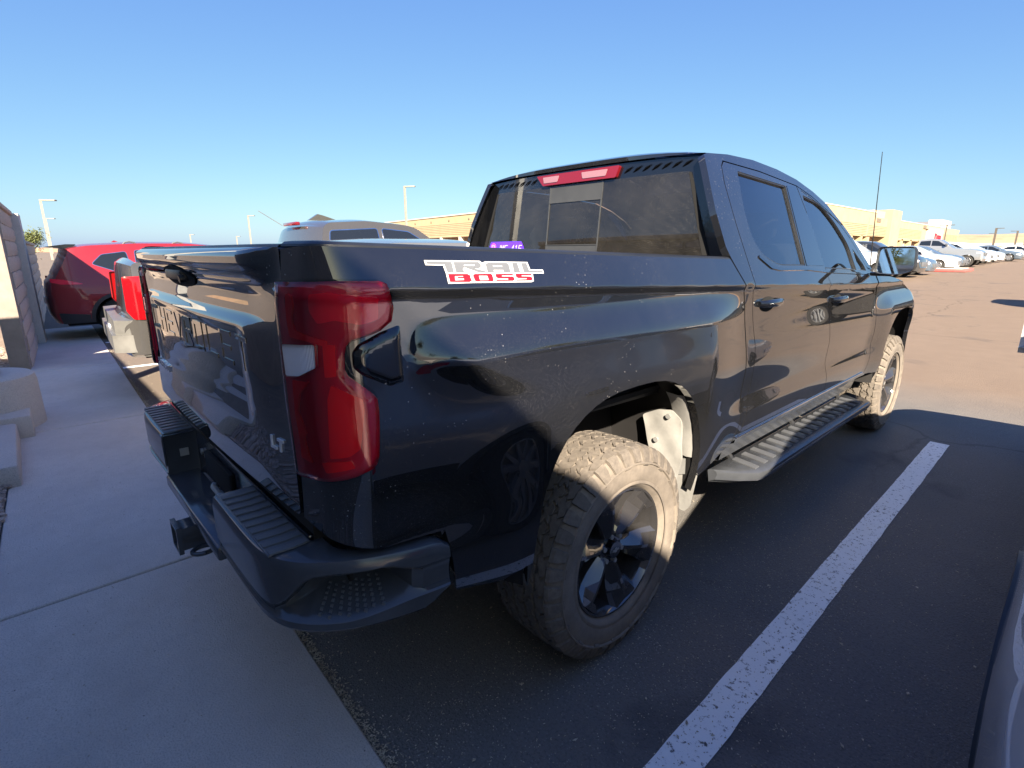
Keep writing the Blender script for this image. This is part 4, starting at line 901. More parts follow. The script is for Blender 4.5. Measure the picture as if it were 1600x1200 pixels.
def car(name, label, cat, kind, loc, rz, L, W, H, pm, near=False, group=None, lower=None, rails=False, tails=True):
    root = empty(name, loc, rz, label, cat, group); h = L/2; hs = H/max(z for _, z, _ in PROF[kind])
    P = [(y*h, z*hs, m) for y, z, m in PROF[kind]]
    if near:
        Q = []
        for i, (y, z, m) in enumerate(P):
            if i in (0, len(P)-1): Q.append((y, z, m)); continue
            p = Vector((y, z)); A_ = Vector(P[i-1][:2]); B_ = Vector(P[i+1][:2]); q = min(.09, (p-A_).length*.42, (p-B_).length*.42)
            s0_ = p+(A_-p).normalized()*q; s1_ = p+(B_-p).normalized()*q
            for k in range(4):
                t = k/3; w_ = s0_*(1-t)**2+p*2*t*(1-t)+s1_*t*t; Q.append((w_.x, w_.y, P[i-1][2] if k == 0 else m))
        P = Q
    zb = BELT[kind]*hs; pm = M[pm]; lower = M[lower] if lower else pm
    a1, a2, r = AX[kind]; y1 = a1*h; y2 = a2*h
    bt = {'pickup': .50, 'suv': .32, 'sedan': .25}[kind]
    def sx(y, z):
        x = W/2-.02*((z-.75)/.4)**2 if z < zb else W/2-.02*((zb-.75)/.4)**2-(z-zb)*.36
        x -= .03*sst(zb-.16, zb, z)*(z <= zb)+.03*(z > zb)
        if z < .5: x -= (.5-z)*.12
        R = .42 if kind != 'pickup' else .16
        for e in (y+h, h-y):
            if e < R: x -= (.17 if kind != 'pickup' else .10)*(1-sqrt(max(0, 1-((R-e)/R)**2)))
        for yc in (y1, y2):
            d = abs(y-yc); x += .022*sst(.75, .35, d)*sst(.95, .7, z)
        return x
    def sp(y, z): return (sx(y, z), y, z)
    def ar(yc): return arch(yc, zc=r*.98, a=r*1.13, b=r*1.10, n=2.2, k=16 if near else 10, zbot=bt)
    out = [(y, z) for y, z, _ in P]; bl = P[0][0]; fl_ = P[-1][0]
    out = out+[(fl_-.03, bt)]+[q for q in ar(y2)[::-1]]+[q for q in ar(y1)[::-1]]+[(bl+.03, bt)]
    st = .07 if near else .22
    for s in (1, -1):
        if s < 0 and not near and False: continue
        patch('body_side', out, sp, pm, root, st, 0, .02 if near else 0, side=s)
        if lower is not pm:
            lo = [(bl+.02, bt-.01), (bl-.015, .50*hs), (y1-r*1.3, .46*hs)]+[(y1+(a-y1)*1.14, r*.98+(b-r*.98)*1.13) for a, b in ar(y1)[1:-1]]+[(y1+r*1.3, bt+.12), (y2-r*1.3, bt+.12)]+[(y2+(a-y2)*1.14, r*.98+(b-r*.98)*1.13) for a, b in ar(y2)[1:-1]]+[(y2+r*1.3, .46*hs), (fl_+.01, .50*hs), (fl_-.02, bt-.01)]+[q for q in ar(y2)[::-1]]+[q for q in ar(y1)[::-1]]
            patch('cladding', lo, sp, lower, root, st, .006, .01, side=s)
        for w in WIN[kind]:
            g = patch('window', roundp([(a*h, b*hs) for a, b in w], .03, 3), sp, M['car_glass'], root, .12 if near else .3, .006, .004, side=s)
            if near: patch('window_trim', scalep(roundp([(a*h, b*hs) for a, b in w], .03, 3), .010), sp, M['chrome'], g, .12, .004, .004, side=s)
        patch('door_handle', [((-.28 if kind != 'pickup' else -.2)*h, zb-.17), ((-.28 if kind != 'pickup' else -.2)*h+.2, zb-.17), ((-.28 if kind != 'pickup' else -.2)*h+.2, zb-.14), ((-.28 if kind != 'pickup' else -.2)*h, zb-.14)], sp, M['chrome'], root, .2, .02, .02, side=s)
        mb = MB(); my = {'pickup': .27, 'suv': .33, 'sedan': .28}[kind]*h; mx = sx(my, zb)
        mb.box(s*(mx-.02), s*(mx+.22), my-.05, my+.07, zb+.02, zb+.19, b=.03); mb.build('side_mirror', pm if kind != 'pickup' else M['black_plastic'], root)
        fy = fl_; hz = {'pickup': .98, 'suv': .80, 'sedan': .66}[kind]*hs
        patch('headlight', [(h-.42, hz+.01), (h-.40, hz-.06), (h-.10, hz-.11), (h-.05, hz-.03), (h-.12, hz+.03)], sp, M['lens_clear'], root, .08, .008, .006, side=s)
        if tails:
            if rails:
                patch('tail_light', roundp([(-h+.03, 1.05), (-h+.20, 1.03), (-h+.43, .965), (-h+.42, .95), (-h+.15, .955), (-h+.03, .99)], .01), sp, M['lens_mid'], root, .05, .008, .006, side=s); continue
            tz = {'pickup': 1.25, 'suv': .95, 'sedan': .86}[kind]*hs
            patch('tail_light', [(-h+.06, tz), (-h+.22, tz), (-h+.20, tz-.25), (-h+.05, tz-.30)], sp, M['lens_mid'], root, .08, .008, .006, side=s)
    # strips over the top, front and back
    def mat_i(m): return {'p': 0, 'g': 1, 'b': 2, 'k': 3}[m]
    mb = MB(); n = 20 if near else 10
    for (ya, za, m), (yb, zb_, _) in zip(P, P[1:]):
        d = Vector((yb-ya, zb_-za)).normalized(); 
        rows = []
        for (y, z), (pa, pb) in (((ya, za), None), ((yb, zb_), None)) if False else (((ya, za), (0, 0)), ((yb, zb_), (0, 0))):
            x = sx(y, z)+.001; upness = sst(.5, 1.3, z)
            # outward direction at this silhouette point, averaged
            i = [q for q, w in enumerate(P) if w[0] == y and w[1] == z][0]
            t = Vector((P[min(i+1, len(P)-1)][0]-P[max(i-1, 0)][0], P[min(i+1, len(P)-1)][1]-P[max(i-1, 0)][1])).normalized(); nn = Vector((-t.y, t.x))
            b = .045 if nn.y > .5 else (.06 if abs(y) > h*.9 else .07)
            if m == 'k': b = .0
            rows.append([(x*q, y+nn.x*b*(1-abs(q)**2.4), z+nn.y*b*(1-abs(q)**2.4)) for q in [-1+2*j/n for j in range(n+1)]])
        mb.grid(rows, mi=mat_i(m))
    mb.build('body_shell', [pm, M['car_glass'], lower, M['black_plastic']], root, ang=30)
    mb = MB(); mb.box(-W/2+.12, W/2-.12, -h+.15, h-.2, bt-.05, bt+.25); mb.build('underbody', M['dark_void'], root)
    td, rd_ = wheel_mesh(r, near)
    for yc in (y1, y2):
        for s in (1, -1):
            w = link('wheel', td, None, root, (s*(W/2-.12), yc, r)); w.rotation_euler = (0, 0, 0 if s > 0 else pi)
            q = link('rim', rd_, None, w)
    if rails:
        for s in (1, -1):
            mb = MB(); z0 = H-.01; x = sx(0, z0)-.02
            for q in (-.48, -.16):
                mb.tube([(s*x, (q-.05)*h, z0-.03), (s*x, (q-.03)*h, z0+.02), (s*x, q*h, z0+.035), (s*x, (q+.03)*h, z0+.02), (s*x, (q+.05)*h, z0-.03)], .014, 6)
            mb.build('roof_rail', M['black_plastic'], root)
        mb = MB(); mb.prism([(-.60*h, H-.03), (-.54*h, H+.055), (-.50*h, H+.02), (-.44*h, H-.01)], -.02, .02, 'x'); mb.build('roof_antenna', pm, root)
    if rails:
        mb = MB(); mb.prism([(-h*.985, 1.555), (-h*.86, 1.60), (-h*.80, 1.60), (-h*.84, 1.52)], -.62, .62, 'x'); mb.build('spoiler', M['gloss_black'], root)
    # front: dark grille
    mb = MB(); gz = {'pickup': .88, 'suv': .62, 'sedan': .5}[kind]*hs; mb.box(-W*.30, W*.30, h-.02, h+.055, gz-.14, gz+.10, b=.02); mb.build('grille', M['black_plastic'], root)
    mb = MB(); mb.box(-.17, .17, -h-.075, -h-.055, .62*hs, .74*hs, b=.005); mb.build('licence_plate', M['white_car_paint'], root)
    return root, sp, h, hs
simple('bumper_grey', (.22, .215, .20), .35, .5)
# grey pickup two bays over, its right rear corner in view
gm, gsp, gh, ghs = car('pickup_truck', 'dark grey pickup with C-shaped red tail light, seen past the black tailgate', 'pickup truck', 'pickup', (-4.998, 2.176, 0), -.055, 5.85, 2.02, 1.85, 'grey_paint', True, lower='bumper_grey', tails=False)
for s in (1, -1):
    C_ = roundp([(-gh+.06, 1.245), (-gh+.30, 1.255), (-gh+.25, 1.16), (-gh+.19, 1.14), (-gh+.185, .93), (-gh+.22, .90), (-gh+.33, .86), (-gh+.29, .835), (-gh+.10, .85), (-gh+.055, .93)], .015)
    def gs2(y, z): 
        p = gsp(y, z); return p
    t = patch('tail_light', C_, gsp, M['lens_sunlit'], gm, .03, .012, .015, side=s)
    patch('reverse_lamp', [(-gh+.20, 1.13), (-gh+.27, 1.13), (-gh+.27, .94), (-gh+.20, .94)], gsp, M['lens_clear'], t, .04, .010, .006, side=s)
mb = MB(); mb.prism([(-.99, -gh+.30), (-.99, -gh+.04), (-.90, -gh-.09), (.90, -gh-.09), (.99, -gh+.04), (.99, -gh+.30)], .53, .70); mb.prism([(-.98, -gh+.30), (-.98, -gh+.05), (-.88, -gh-.06), (.88, -gh-.06), (.98, -gh+.05), (.98, -gh+.30)], .7002, .84); mb.build('rear_bumper', M['bumper_grey'], gm)
mb = MB(); mb.prism([(-.75, 1.87), (-.62, 1.955), (-.55, 1.94), (-.38, 1.89)], -.03, .03, 'x'); mb.build('roof_antenna', M['grey_paint'], gm)
mb = MB(); mb.tube([(-.72, -.85, 1.83), (-.82, -1.12, 2.02)], .005, 6); mb.build('whip_antenna', M['black_plastic'], gm)
mb = MB(); mb.box(-.25, .25, -.985, -.93, 1.80, 1.84, b=.01); mb.build('brake_lamp', M['lens_chmsl'], gm)
car('red_suv', 'bright red SUV with black lower cladding, backed up near the block wall', 'SUV', 'suv', (-10.33, 1.20, 0), 0, 4.6, 1.93, 1.625, 'red_paint', True, lower='grey_cladding', rails=True)
car('silver_hatchback', 'pale silver car hidden behind the black truck bed, only its curved roof showing', 'car', 'suv', (-2.55, 1.85, 0), 0, 4.4, 1.85, 1.555, 'dull_silver', True)
car('silver_sedan', 'silver car at the right edge, parked across the white line from the black pickup', 'car', 'sedan', (2.972, 1.60, 0), 0, 5.0, 1.92, 1.46, 'bright_silver', True, lower='grey_cladding')
# rows of cars across the lot, noses toward the aisle
def G(x, y):
    d = max(0., hypot(x, y)-10); return .0105*d if d < 110 else 1.155
FAR = [
 ('white_pickup', 'white pickup with dark windows, nearest of the far row, partly behind the door mirror', 'pickup truck', 'pickup', -6.6, 28.3, 5.9, 2.0, 1.9, 'white_car_paint'),
 ('black_suv', 'black SUV with chrome front just right of the door mirror', 'SUV', 'suv', -6.15, 31.6, 4.9, 1.98, 1.75, 'dark_paint'),
 ('grey_sedan', 'dark blue-grey sedan beside the red painted kerb', 'car', 'sedan', -6.1, 34.6, 4.7, 1.86, 1.48, 'blue_grey_paint'),
 ('white_sedan', 'low white sedan behind the red painted kerb island', 'car', 'sedan', -6.0, 41.0, 4.8, 1.86, 1.48, 'white_car_paint'),
 ('dark_sedan', 'dark grey sedan between the white sedan and the silver pickup', 'car', 'sedan', -6.2, 44.8, 4.7, 1.85, 1.45, 'blue_grey_paint'),
 ('silver_pickup', 'silver crew cab pickup seen side-on in the far row', 'pickup truck', 'pickup', -6.3, 49.5, 5.9, 2.02, 1.95, 'silver_paint'),
 ('white_suv', 'white SUV immediately behind the silver pickup', 'SUV', 'suv', -5.9, 54.5, 4.8, 1.9, 1.72, 'white_car_paint'),
 ('white_suv', 'second white SUV beyond the silver pickup, further along the row', 'SUV', 'suv', -5.9, 58.5, 4.8, 1.9, 1.70, 'white_car_paint'),
 ('white_hatchback', 'white car last before the blue-grey one in the far row', 'car', 'sedan', -5.7, 62.5, 4.6, 1.85, 1.5, 'white_car_paint'),
 ('blue_sedan', 'blue-grey car near the end of the far row', 'car', 'sedan', -4.9, 67.5, 4.6, 1.85, 1.45, 'blue_grey_paint'),
 ('white_coupe', 'white sedan at the right edge, far end of the lot', 'car', 'sedan', -3.6, 76.0, 4.7, 1.85, 1.45, 'white_car_paint'),
 ('white_coupe', 'white sedan at the right edge behind the other white one', 'car', 'sedan', 1.6, 80.0, 4.7, 1.85, 1.45, 'white_car_paint'),
]
for nm, lb, ct, kd, x, y, L, W, H, pm in FAR:
    car(nm, lb, ct, kd, (x, y, G(x, y)), -pi/2, L, W, H, pm, group='cars parked in the far rows')
car('dark_car', 'dark car whose rear end just enters at the right edge', 'car', 'suv', (4.25, 17.6, G(4, 17)), -pi/2, 4.7, 1.9, 1.7, 'dark_paint')
car('dark_suv', 'dark SUV in the second row behind the white sedan', 'SUV', 'suv', (-14.0, 46.5, G(-14, 46)), pi/2, 4.9, 1.95, 1.75, 'dark_paint')
# ---------------- ground ----------------
def struct(o): o['kind'] = 'structure'; return o
mb = MB(); rs = [0, .5, 1, 2, 4, 7, 10, 12, 15, 20, 30, 45, 65, 90, 120, 180, 300, 600, 1500, 3000]; n = 96; rows = []
for r in rs: rows.append([(r*cos(2*pi*k/n), r*sin(2*pi*k/n), G(r, 0)) for k in range(n)])
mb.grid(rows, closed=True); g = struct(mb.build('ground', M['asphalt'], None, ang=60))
if g.data.polygons[40].normal.z < 0: g.data.flip_normals()
def tline(x): return -.877-.033*x
# sidewalk slabs
sw = struct(empty('sidewalk', (0, 0, 0)))
joints = [12.0, 9.0, 6.0, 3.1, -.79, -3.75, -6.8, -9.8, -12.8, -15.8, -18.8, -21.8, -24.8, -28]
for a, b in zip(joints, joints[1:]):
    mb = MB(); a2 = a-.007; b2 = b+.007; nseg = 3
    top = .018
    v = []
    for z in (-.1, top-.006, top):
        i = .006 if z == top else 0
        v += [(b2+i, tline(b2)-i, z), (a2-i, tline(a2)-i, z), (a2-i, tline(a2)-(.93 if a2 > -9 else .9)+i, z), (b2+i, tline(b2)-.93+i, z)]
    mb.add(v, [(8, 9, 10, 11)]+[(k*4+i, k*4+(i+1) % 4, k*4+4+(i+1) % 4, k*4+4+i) for k in (0, 1) for i in range(4)])
    mb.build('concrete_slab', M['sidewalk_concrete'], sw, smooth=False)
# bay lines
for k in range(-5, 2):
    x = 1.41+2.605*k if k != 0 else 1.41
    y0 = tline(x)+.03; mb = MB(); hw = .062
    L_ = []
    N = 60 if k == 0 else 6; rn = random.Random(k+50)
    y1 = 3.70
    lft = [(x-hw+rn.uniform(-.002, .002), y0+(y1-y0)*i/N, .004) for i in range(N+1)]; rgt = [(x+hw+rn.uniform(-.002, .002), y0+(y1-y0)*i/N, .004) for i in range(N+1)]
    mb.grid([lft, rgt]); o = struct(mb.build('painted_line', M['line_paint'], None, smooth=False, fix=False))
    if o.data.polygons[0].normal.z < 0: o.data.flip_normals()
# planting strip: gravel behind the sidewalk
mb = MB(); mb.grid([[(x, tline(x)-.93, .03-.0*x), (x, tline(x)-1.2, .08), (x, tline(x)-1.6, .10), (x, tline(x)-3, .10)] for x in (6, 3, 0, -3, -6, -9, -14, -30)])
simple('soil', (.22, .17, .13), .95, bump=.6, bscale=40, scale=9)
o = struct(mb.build('planting_strip', M['soil'], None, ang=60))
if o.data.polygons[0].normal.z < 0: o.data.flip_normals()
def pebble_me(i, mat):
    bm = bmesh.new(); bmesh.ops.create_icosphere(bm, subdivisions=1, radius=1); r = random.Random(i)
    for v in bm.verts: v.co *= r.uniform(.7, 1.15); v.co.z *= .6
    vs = [tuple(v.co) for v in bm.verts]; fs = [tuple(v.index for v in f.verts) for f in bm.faces]; bm.free(); return vs, fs
mb = MB(); rn = random.Random(11); pv = [pebble_me(i, None) for i in range(5)]
for i in range(5200):
    x = rn.uniform(-9, 1.5); yy = tline(x)-.93-abs(rn.gauss(0, .22))-.005; s_ = rn.uniform(.008, .026) if rn.random() < .9 else rn.uniform(.03, .05)
    v, f = pv[rn.randrange(5)]; a = rn.uniform(0, 6.28); z = .03+min(.05, (tline(x)-.93-yy)*.18)
    mb.add([(x+s_*(p[0]*cos(a)-p[1]*sin(a)), yy+s_*(p[0]*sin(a)+p[1]*cos(a)), z+s_*p[2]*.9) for p in v], f)
t = NT('gravel'); 
oi = t.noise(31, 2); t.set(base=t.ramp(oi, [(.35, (.20, .15, .12)), (.65, (.42, .34, .28))]), rough=.9); M['gravel'] = t.m
o = mb.build('gravel', M['gravel'], None, fix=False); props(o, 'tan decorative gravel along the edge of the sidewalk', 'gravel', kind='stuff')
# dry leaflets and grit along the sidewalk joint and on the asphalt
t = NT('dry_leaf'); t.set(base=t.ramp(t.noise(45, 2), [(.35, (.26, .21, .15)), (.65, (.62, .54, .40))]), rough=.8); M['dry_leaf'] = t.m
mb = MB(); rn = random.Random(5)
def flake(x, y, z, L, w):
    a = rn.uniform(0, 6.28); c, s = cos(a), sin(a); tl = rn.uniform(-.3, .3)
    P = [(-L/2, 0, 0), (0, -w/2, .001), (L/2, 0, tl*L), (0, w/2, .001), (-L/2, 0, .0015), (0, -w/2, .0025), (L/2, 0, tl*L+.0015), (0, w/2, .0025)]
    mb.add([(x+p[0]*c-p[1]*s, y+p[0]*s+p[1]*c, z+p[2]) for p in P], [(4,5,6,7), (0,1,5,4), (1,2,6,5), (2,3,7,6), (3,0,4,7)])
for i in range(6500):
    x = rn.triangular(-9, 2.2, .9); d = abs(rn.gauss(0, .016)) if rn.random() < .85 else abs(rn.gauss(0, .07))
    flake(x, tline(x)+.003+d, .003+rn.uniform(0, .012)*(d < .03), rn.uniform(.004, .014), rn.uniform(.002, .005))
for i in range(9000):
    x = rn.uniform(-.2, 2.4); y = rn.uniform(-.9, 2.2)
    if rn.random() > .25+.75*(abs(x-1.15) < .45): continue
    flake(x, y, .005, rn.uniform(.003, .008), rn.uniform(.0015, .004))
for i in range(240):
    x = rn.uniform(-2.5, 2); y = tline(x)-rn.uniform(0, .9); flake(x, y, .0195, rn.uniform(.003, .009), rn.uniform(.002, .005))
for i in range(60):
    flake(rn.uniform(.3, 2.2), rn.uniform(-.8, 1.8), .006, rn.uniform(.012, .02), rn.uniform(.006, .010))
o = mb.build('leaf_litter', M['dry_leaf'], None, smooth=False, fix=False); props(o, 'dry straw-coloured leaf litter along the joint between sidewalk and asphalt', 'leaf litter', kind='stuff')
# low concrete kerb pieces beside the sidewalk
def kerb(x0, x1, y0, y1, h, lb):
    mb = MB(); mb.box(x0, x1, y0, y1, 0, h, b=.02); o = mb.build('concrete_kerb', M['base_concrete']); props(o, lb, 'kerb'); o.rotation_euler = (0, 0, 0)
kerb(-3.62, -2.45, -2.25, -1.655, .16, 'low concrete kerb piece with a sharp corner, left edge beside the gravel')
kerb(-4.55, -3.635, -2.25, -1.56, .20, 'concrete kerb piece touching the round lamp base')
# round concrete lamp base with bolted plate
lp = empty('lamp_base', (-4.19, -1.87, 0), 0, 'round pale concrete light pole base with a bolted metal plate on top', 'lamp base')
mb = MB(); pr = [(.40, -.05), (.40, .02), (.395, .40), (.385, .455), (.36, .47), (0, .47)]
mb.grid([[(r*cos(2*pi*k/48), r*sin(2*pi*k/48), z) for k in range(48)] for r, z in pr], closed=True); mb.build('concrete_drum', M['base_concrete'], lp)
mb = MB(); mb.box(-.17, .17, -.17, .17, .49, .51, b=.004); mb.build('base_plate', M['zinc'], lp)
for a in (-1, 1):
    for b in (-1, 1):
        mb = MB(); mb.cyl((a*.135, b*.135, .465), (a*.135, b*.135, .56), .012, 8); mb.cyl((a*.135, b*.135, .51), (a*.135, b*.135, .53), .022, 6); mb.build('anchor_bolt', M['zinc'], lp)
mb = MB(); mb.box(-.07, .07, -.07, .07, .51, 6.5); mb.build('pole', M['zinc'], lp)
# ---------------- block walls ----------------
simple('mortar', (.30, .25, .21), .95, bump=.4)
def split_face(seed, w, h, d, face=1):
    r = random.Random(seed); nx, nz = 6, 4; vs = []; fs = []
    for j in range(nz+1):
        for i in range(nx+1):
            e = (i in (0, nx)) or (j in (0, nz)); vs.append((-w/2+w*i/nx, (0 if e else r.uniform(.004, .022)), -h/2+h*j/nz))
    for j in range(nz):
        for i in range(nx): k = j*(nx+1)+i; fs.append((k, k+nx+1, k+nx+2, k+1) if face else (k, k+1, k+nx+2, k+nx+1))
    b = len(vs); vs += [(-w/2, -d, -h/2), (w/2, -d, -h/2), (w/2, -d, h/2), (-w/2, -d, h/2)]
    c0 = [0, nx, (nz+1)*(nx+1)-1, nz*(nx+1)]
    rim_ = [list(range(0, nx+1)), [k*(nx+1)+nx for k in range(nz+1)], list(range((nz+1)*(nx+1)-1, nz*(nx+1)-1, -1)), [k*(nx+1) for k in range(nz, -1, -1)]]
    fs += [tuple(rim_[0])+(b+1, b), tuple(rim_[1])+(b+2, b+1), tuple(rim_[2])+(b+3, b+2), tuple(rim_[3])+(b, b+3), (b, b+1, b+2, b+3)]
    mb = MB(); mb.add(vs, fs); o = mb.build('block', M['block_tan'], ang=60); me = o.data; bpy.data.objects.remove(o); return me
BW, BH = .406, .203
BM = [split_face(i, BW-.010, BH-.010, .14) for i in range(6)]
def block_wall(x0, x1, t0, k, rows_, label, parts=True, cap=True, dz=0):
    """wall face on the line y = t0 - k*x, from x0 down to x1"""
    ang = atan2(-k, 1); L = abs(x0-x1)*hypot(1, k)
    w = empty('block_wall', ((x0+x1)/2, t0-k*(x0+x1)/2, dz), ang, label, 'wall')
    mb = MB(); mb.box(-L/2, L/2, -.20, -.012, 0, rows_*BH); mb.build('mortar_core', M['mortar'], w, smooth=False)
    if parts:
        r = random.Random(int(x0*10))
        for j in range(rows_):
            x = -L/2+(BW/2 if j % 2 else 0)
            while x+BW <= L/2+.01:
                o = link('block', r.choice(BM), None, w, (x+BW/2, -.002+r.uniform(-.003, .003), (j+.5)*BH)); x += BW
    if cap:
        mb = MB(); mb.box(-L/2-.02, L/2+.02, -.22, .03, rows_*BH, rows_*BH+.06, b=.01); mb.build('cap', M['block_tan'], w)
    return w
block_wall(-7.0, -9.6, -1.86, .05, 10, 'tall rough split-face block wall at the left edge, in shade')
pw = empty('wall_pier', (-9.8, -1.34, 0), atan2(-.05, 1), 'plain rendered pier at the end of the tall block wall, left edge', 'wall')
mb = MB(); mb.box(-.30, .22, -.24, .07, 0, 2.06, b=.012); mb.build('pier', M['sidewalk_concrete'], pw)
block_wall(-10.15, -17.5, -1.80, .047, 8, 'lower tan block wall continuing beyond the pier behind the red SUV')
simple('shade_wing_stucco', (.26, .235, .21), .9)
shade_wing = empty('store_building', (2.5, -4.5, 0), 0, 'unseen stucco block with stepped top, added behind the camera to shade the truck rear', 'building')  # unseen block added to throw the shadow edge over truck and sidewalk
def bw2(nm, x0, x1, y0, y1, z0, z1, mt):
    mb = MB(); mb.box(x0-2.5, x1-2.5, y0+4.5, y1+4.5, z0, z1, b=.015); return mb.build(nm, M[mt], shade_wing)
for q in [('wall', 1.3, 7.0, -11, -3.2, 0, 3.53, 'shade_wing_stucco'), ('parapet', 1.25, 7.05, -11.05, -3.17, 3.53, 3.59, 'base_concrete'), ('wall', -4.7, 1.3, -11, -3.205, 0, 2.42, 'shade_wing_stucco'), ('parapet', -4.75, 1.25, -11.05, -3.175, 2.42, 2.48, 'base_concrete'), ('service_door', 5.0, 6.0, -3.26, -3.16, .1, 2.2, 'dull_silver'), ('wall_band', 1.3, 7.0, -3.22, -3.18, 1.2, 1.35, 'base_concrete')]: bw2(*q)
# ---------------- buildings ----------------
t = NT('stucco'); t.set(base=t.ramp(t.noise(.5, 5), [(.3, (.38, .29, .17)), (.7, (.43, .33, .20))]), rough=.9, normal=t.bump(t.noise(8, 3), .2, .02)); M['stucco'] = t.m
simple('stucco_pale', (.55, .51, .44), .9); simple('stucco_brown', (.36, .24, .18), .9); simple('sign_grey', (.42, .40, .37), .8); simple('store_glass', (.10, .16, .15), .1, coat=1); simple('vent', (.16, .13, .10), .8); simple('sign_red', (.75, .02, .04), .5); simple('roof_dark', (.17, .17, .19), .8); simple('stucco_pink', (.56, .36, .24), .9)
bd = empty('store_building', (-28, 140, 1), 0, 'long tan stucco store building with scored bands, arcade and red sign beyond the parked cars', 'building')
def bb(nm, x0, x1, y0, y1, z0, z1, mt, par=None, **k):
    mb = MB(); mb.box(x0+28, x1+28, y0-140, y1-140, z0-1, z1-1, **k); return mb.build(nm, M[mt], par or bd, smooth=False)
bb('wall', -60, -30.2, 58, 215, .5, 8.3, 'stucco_brown')
bb('wall', -30, -28, 58, 122, 4.3, 8.7, 'stucco'); bb('wall', -30, -28, 137, 215, 3.9, 7.9, 'stucco')
bb('tower', -30.5, -27.2, 130, 137.5, .8, 9.7, 'stucco'); bb('tower_return', -30, -28.5, 122, 130, 4.4, 9.3, 'stucco_pink'); bb('tower_front', -29.5, -27.9, 117.5, 130, 4.4, 7.9, 'stucco')
for y0, y1, z1 in ((60, 117, 6.6), (117.5, 130, 6.5), (138, 163, 6.6), (190, 214, 6.4)):
    for i in range(7):
        z = 4.55+i*(z1-4.55)/7; bb('score_line', -28.02 if y0 != 117.5 else -27.92, -27.96 if y0 != 117.5 else -27.86, y0, y1, z, z+.07, 'vent')
for y0 in (60, 66, 72, 78, 84, 90, 96, 102, 108, 114): bb('column', -29, -28.0, y0, y0+1.0, .8, 4.4, 'stucco')
for y0 in (118, 144.5, 153, 163, 172, 181, 190, 200, 214): bb('column', -29, -28.0, y0, y0+1.4, .8, 4.2, 'stucco')
for x_, y_, w_ in ((-33, 70, 3), (-34, 96, 2.4), (-33.5, 112, 2.8), (-34, 148, 3), (-33, 159, 2.2), (-35, 178, 3)):
    bb('roof_unit', x_-w_, x_, y_, y_+w_, 8.2, 9.4, 'sign_grey')
for y0, y1 in ((104.5, 107.8), (110, 113), (138.5, 144), (146, 152.5)):
    f = bb('shop_window', -28.9, -28.8, y0, y1, 1.2, 4.1, 'store_glass')
    for i in range(1, 4): bb('mullion', -28.8, -28.7, y0+(y1-y0)*i/4-.06, y0+(y1-y0)*i/4+.06, 1.2, 4.1, 'stucco_pale', f)
for y, z in ((123.5, 7.4), (165.5, 7.35)): bb('vent', -27.88 if y < 130 else -27.98, -27.8, y-1.4, y+1.4, z-.35, z+.35, 'vent')
bb('sign_panel', -28.5, -27.3, 168.5, 186, 3.4, 7.0, 'sign_grey'); bb('sign_frame', -28.5, -27.5, 167, 187.5, 7.0, 7.6, 'stucco_pink')
sg = bb('sign_plate', -27.3, -27.25, 172.5, 172.6, 5, 5.1, 'sign_grey')
for i, (y0, y1, z0, z1) in enumerate(((175.0, 175.8, 4.7, 6.1), (175.8, 177.2, 5.6, 6.0), (177.4, 178.2, 4.7, 5.6), (178.6, 179.4, 4.7, 5.7), (179.7, 180.4, 4.7, 5.6), (180.8, 181.6, 4.7, 5.7), (182.0, 182.8, 4.7, 5.6), (178.2, 181.6, 5.4, 5.65), (178.2, 181.6, 4.7, 4.95))):
    bb('sign_letter', -27.25, -27.1, y0, y1, z0, z1, 'sign_red', bd)
bb('white_tower', -31, -28.2, 186, 201, 7.4, 10.0, 'stucco_pale'); bb('roof_slope', -45, -31, 186, 199, 7.0, 9.5, 'roof_dark')
bb('parapet', -30.2, -27.9, 58, 122, 8.7, 8.85, 'stucco_pale'); bb('parapet', -30.2, -27.9, 137.5, 186, 7.9, 8.05, 'stucco_pale')
b2 = empty('store_building', (-75, 62, 1), atan2(-6.2, 51), 'low tan stucco building with a white-columned arcade, seen behind the light pole', 'building')
def bc(nm, x0, x1, y0, y1, z0, z1, mt):
    mb = MB(); mb.box(x0, x1, y0, y1, z0-1, z1-1); return mb.build(nm, M[mt], b2, smooth=False)
bc('wall', -52, 46, 3.5, 30, .2, 7.6, 'stucco_brown'); bc('fascia', -46, 46, 0, 3.4, 4.3, 8.3, 'stucco')
bc('parapet', -46.2, 46.2, -.15, 3.5, 8.3, 8.5, 'stucco_pale')
for i in range(7): bc('score_line', -46, 46, -.03, 0, 4.75+i*.33, 4.81+i*.33, 'vent')
for i in range(13): bc('column', -46+i*7.6, -45.2+i*7.6, 0, .8, .5, 4.3, 'stucco_pale')
for i in range(12): bc('light_fitting', -42+i*7.6, -41.7+i*7.6, -.15, 0, 7.35, 7.6, 'vent')
bc('soffit', -46, 46, .1, 3.5, 4.2, 4.3, 'stucco_brown')
# ---------------- light poles ----------------
simple('pole_metal', (.30, .26, .22), .6, .1); simple('pole_dark', (.09, .075, .06), .6)
def pole(x, y, h, lb, mt='pole_metal', arm=(1, 0), w=.11, heads=1):
    r = empty('light_pole', (x, y, G(x, y)-.05), 0, lb, 'light pole', 'lot light poles')
    mb = MB(); mb.box(-w, w, -w, w, 0, h); mb.build('mast', M[mt], r, smooth=False)
    for k in range(heads):
        sg_ = 1 if k == 0 else -1; a = Vector((arm[0], arm[1], 0))*sg_; mb = MB()
        Mt = Matrix.Translation((a.x*.15, a.y*.15, h-.12)) @ Matrix.Rotation(atan2(a.y, a.x), 4, 'Z'); mb.box(0, 1.25, -.22, .22, -.03, .10, b=.03, M=Mt); mb.build('lamp_head', M[mt], r)
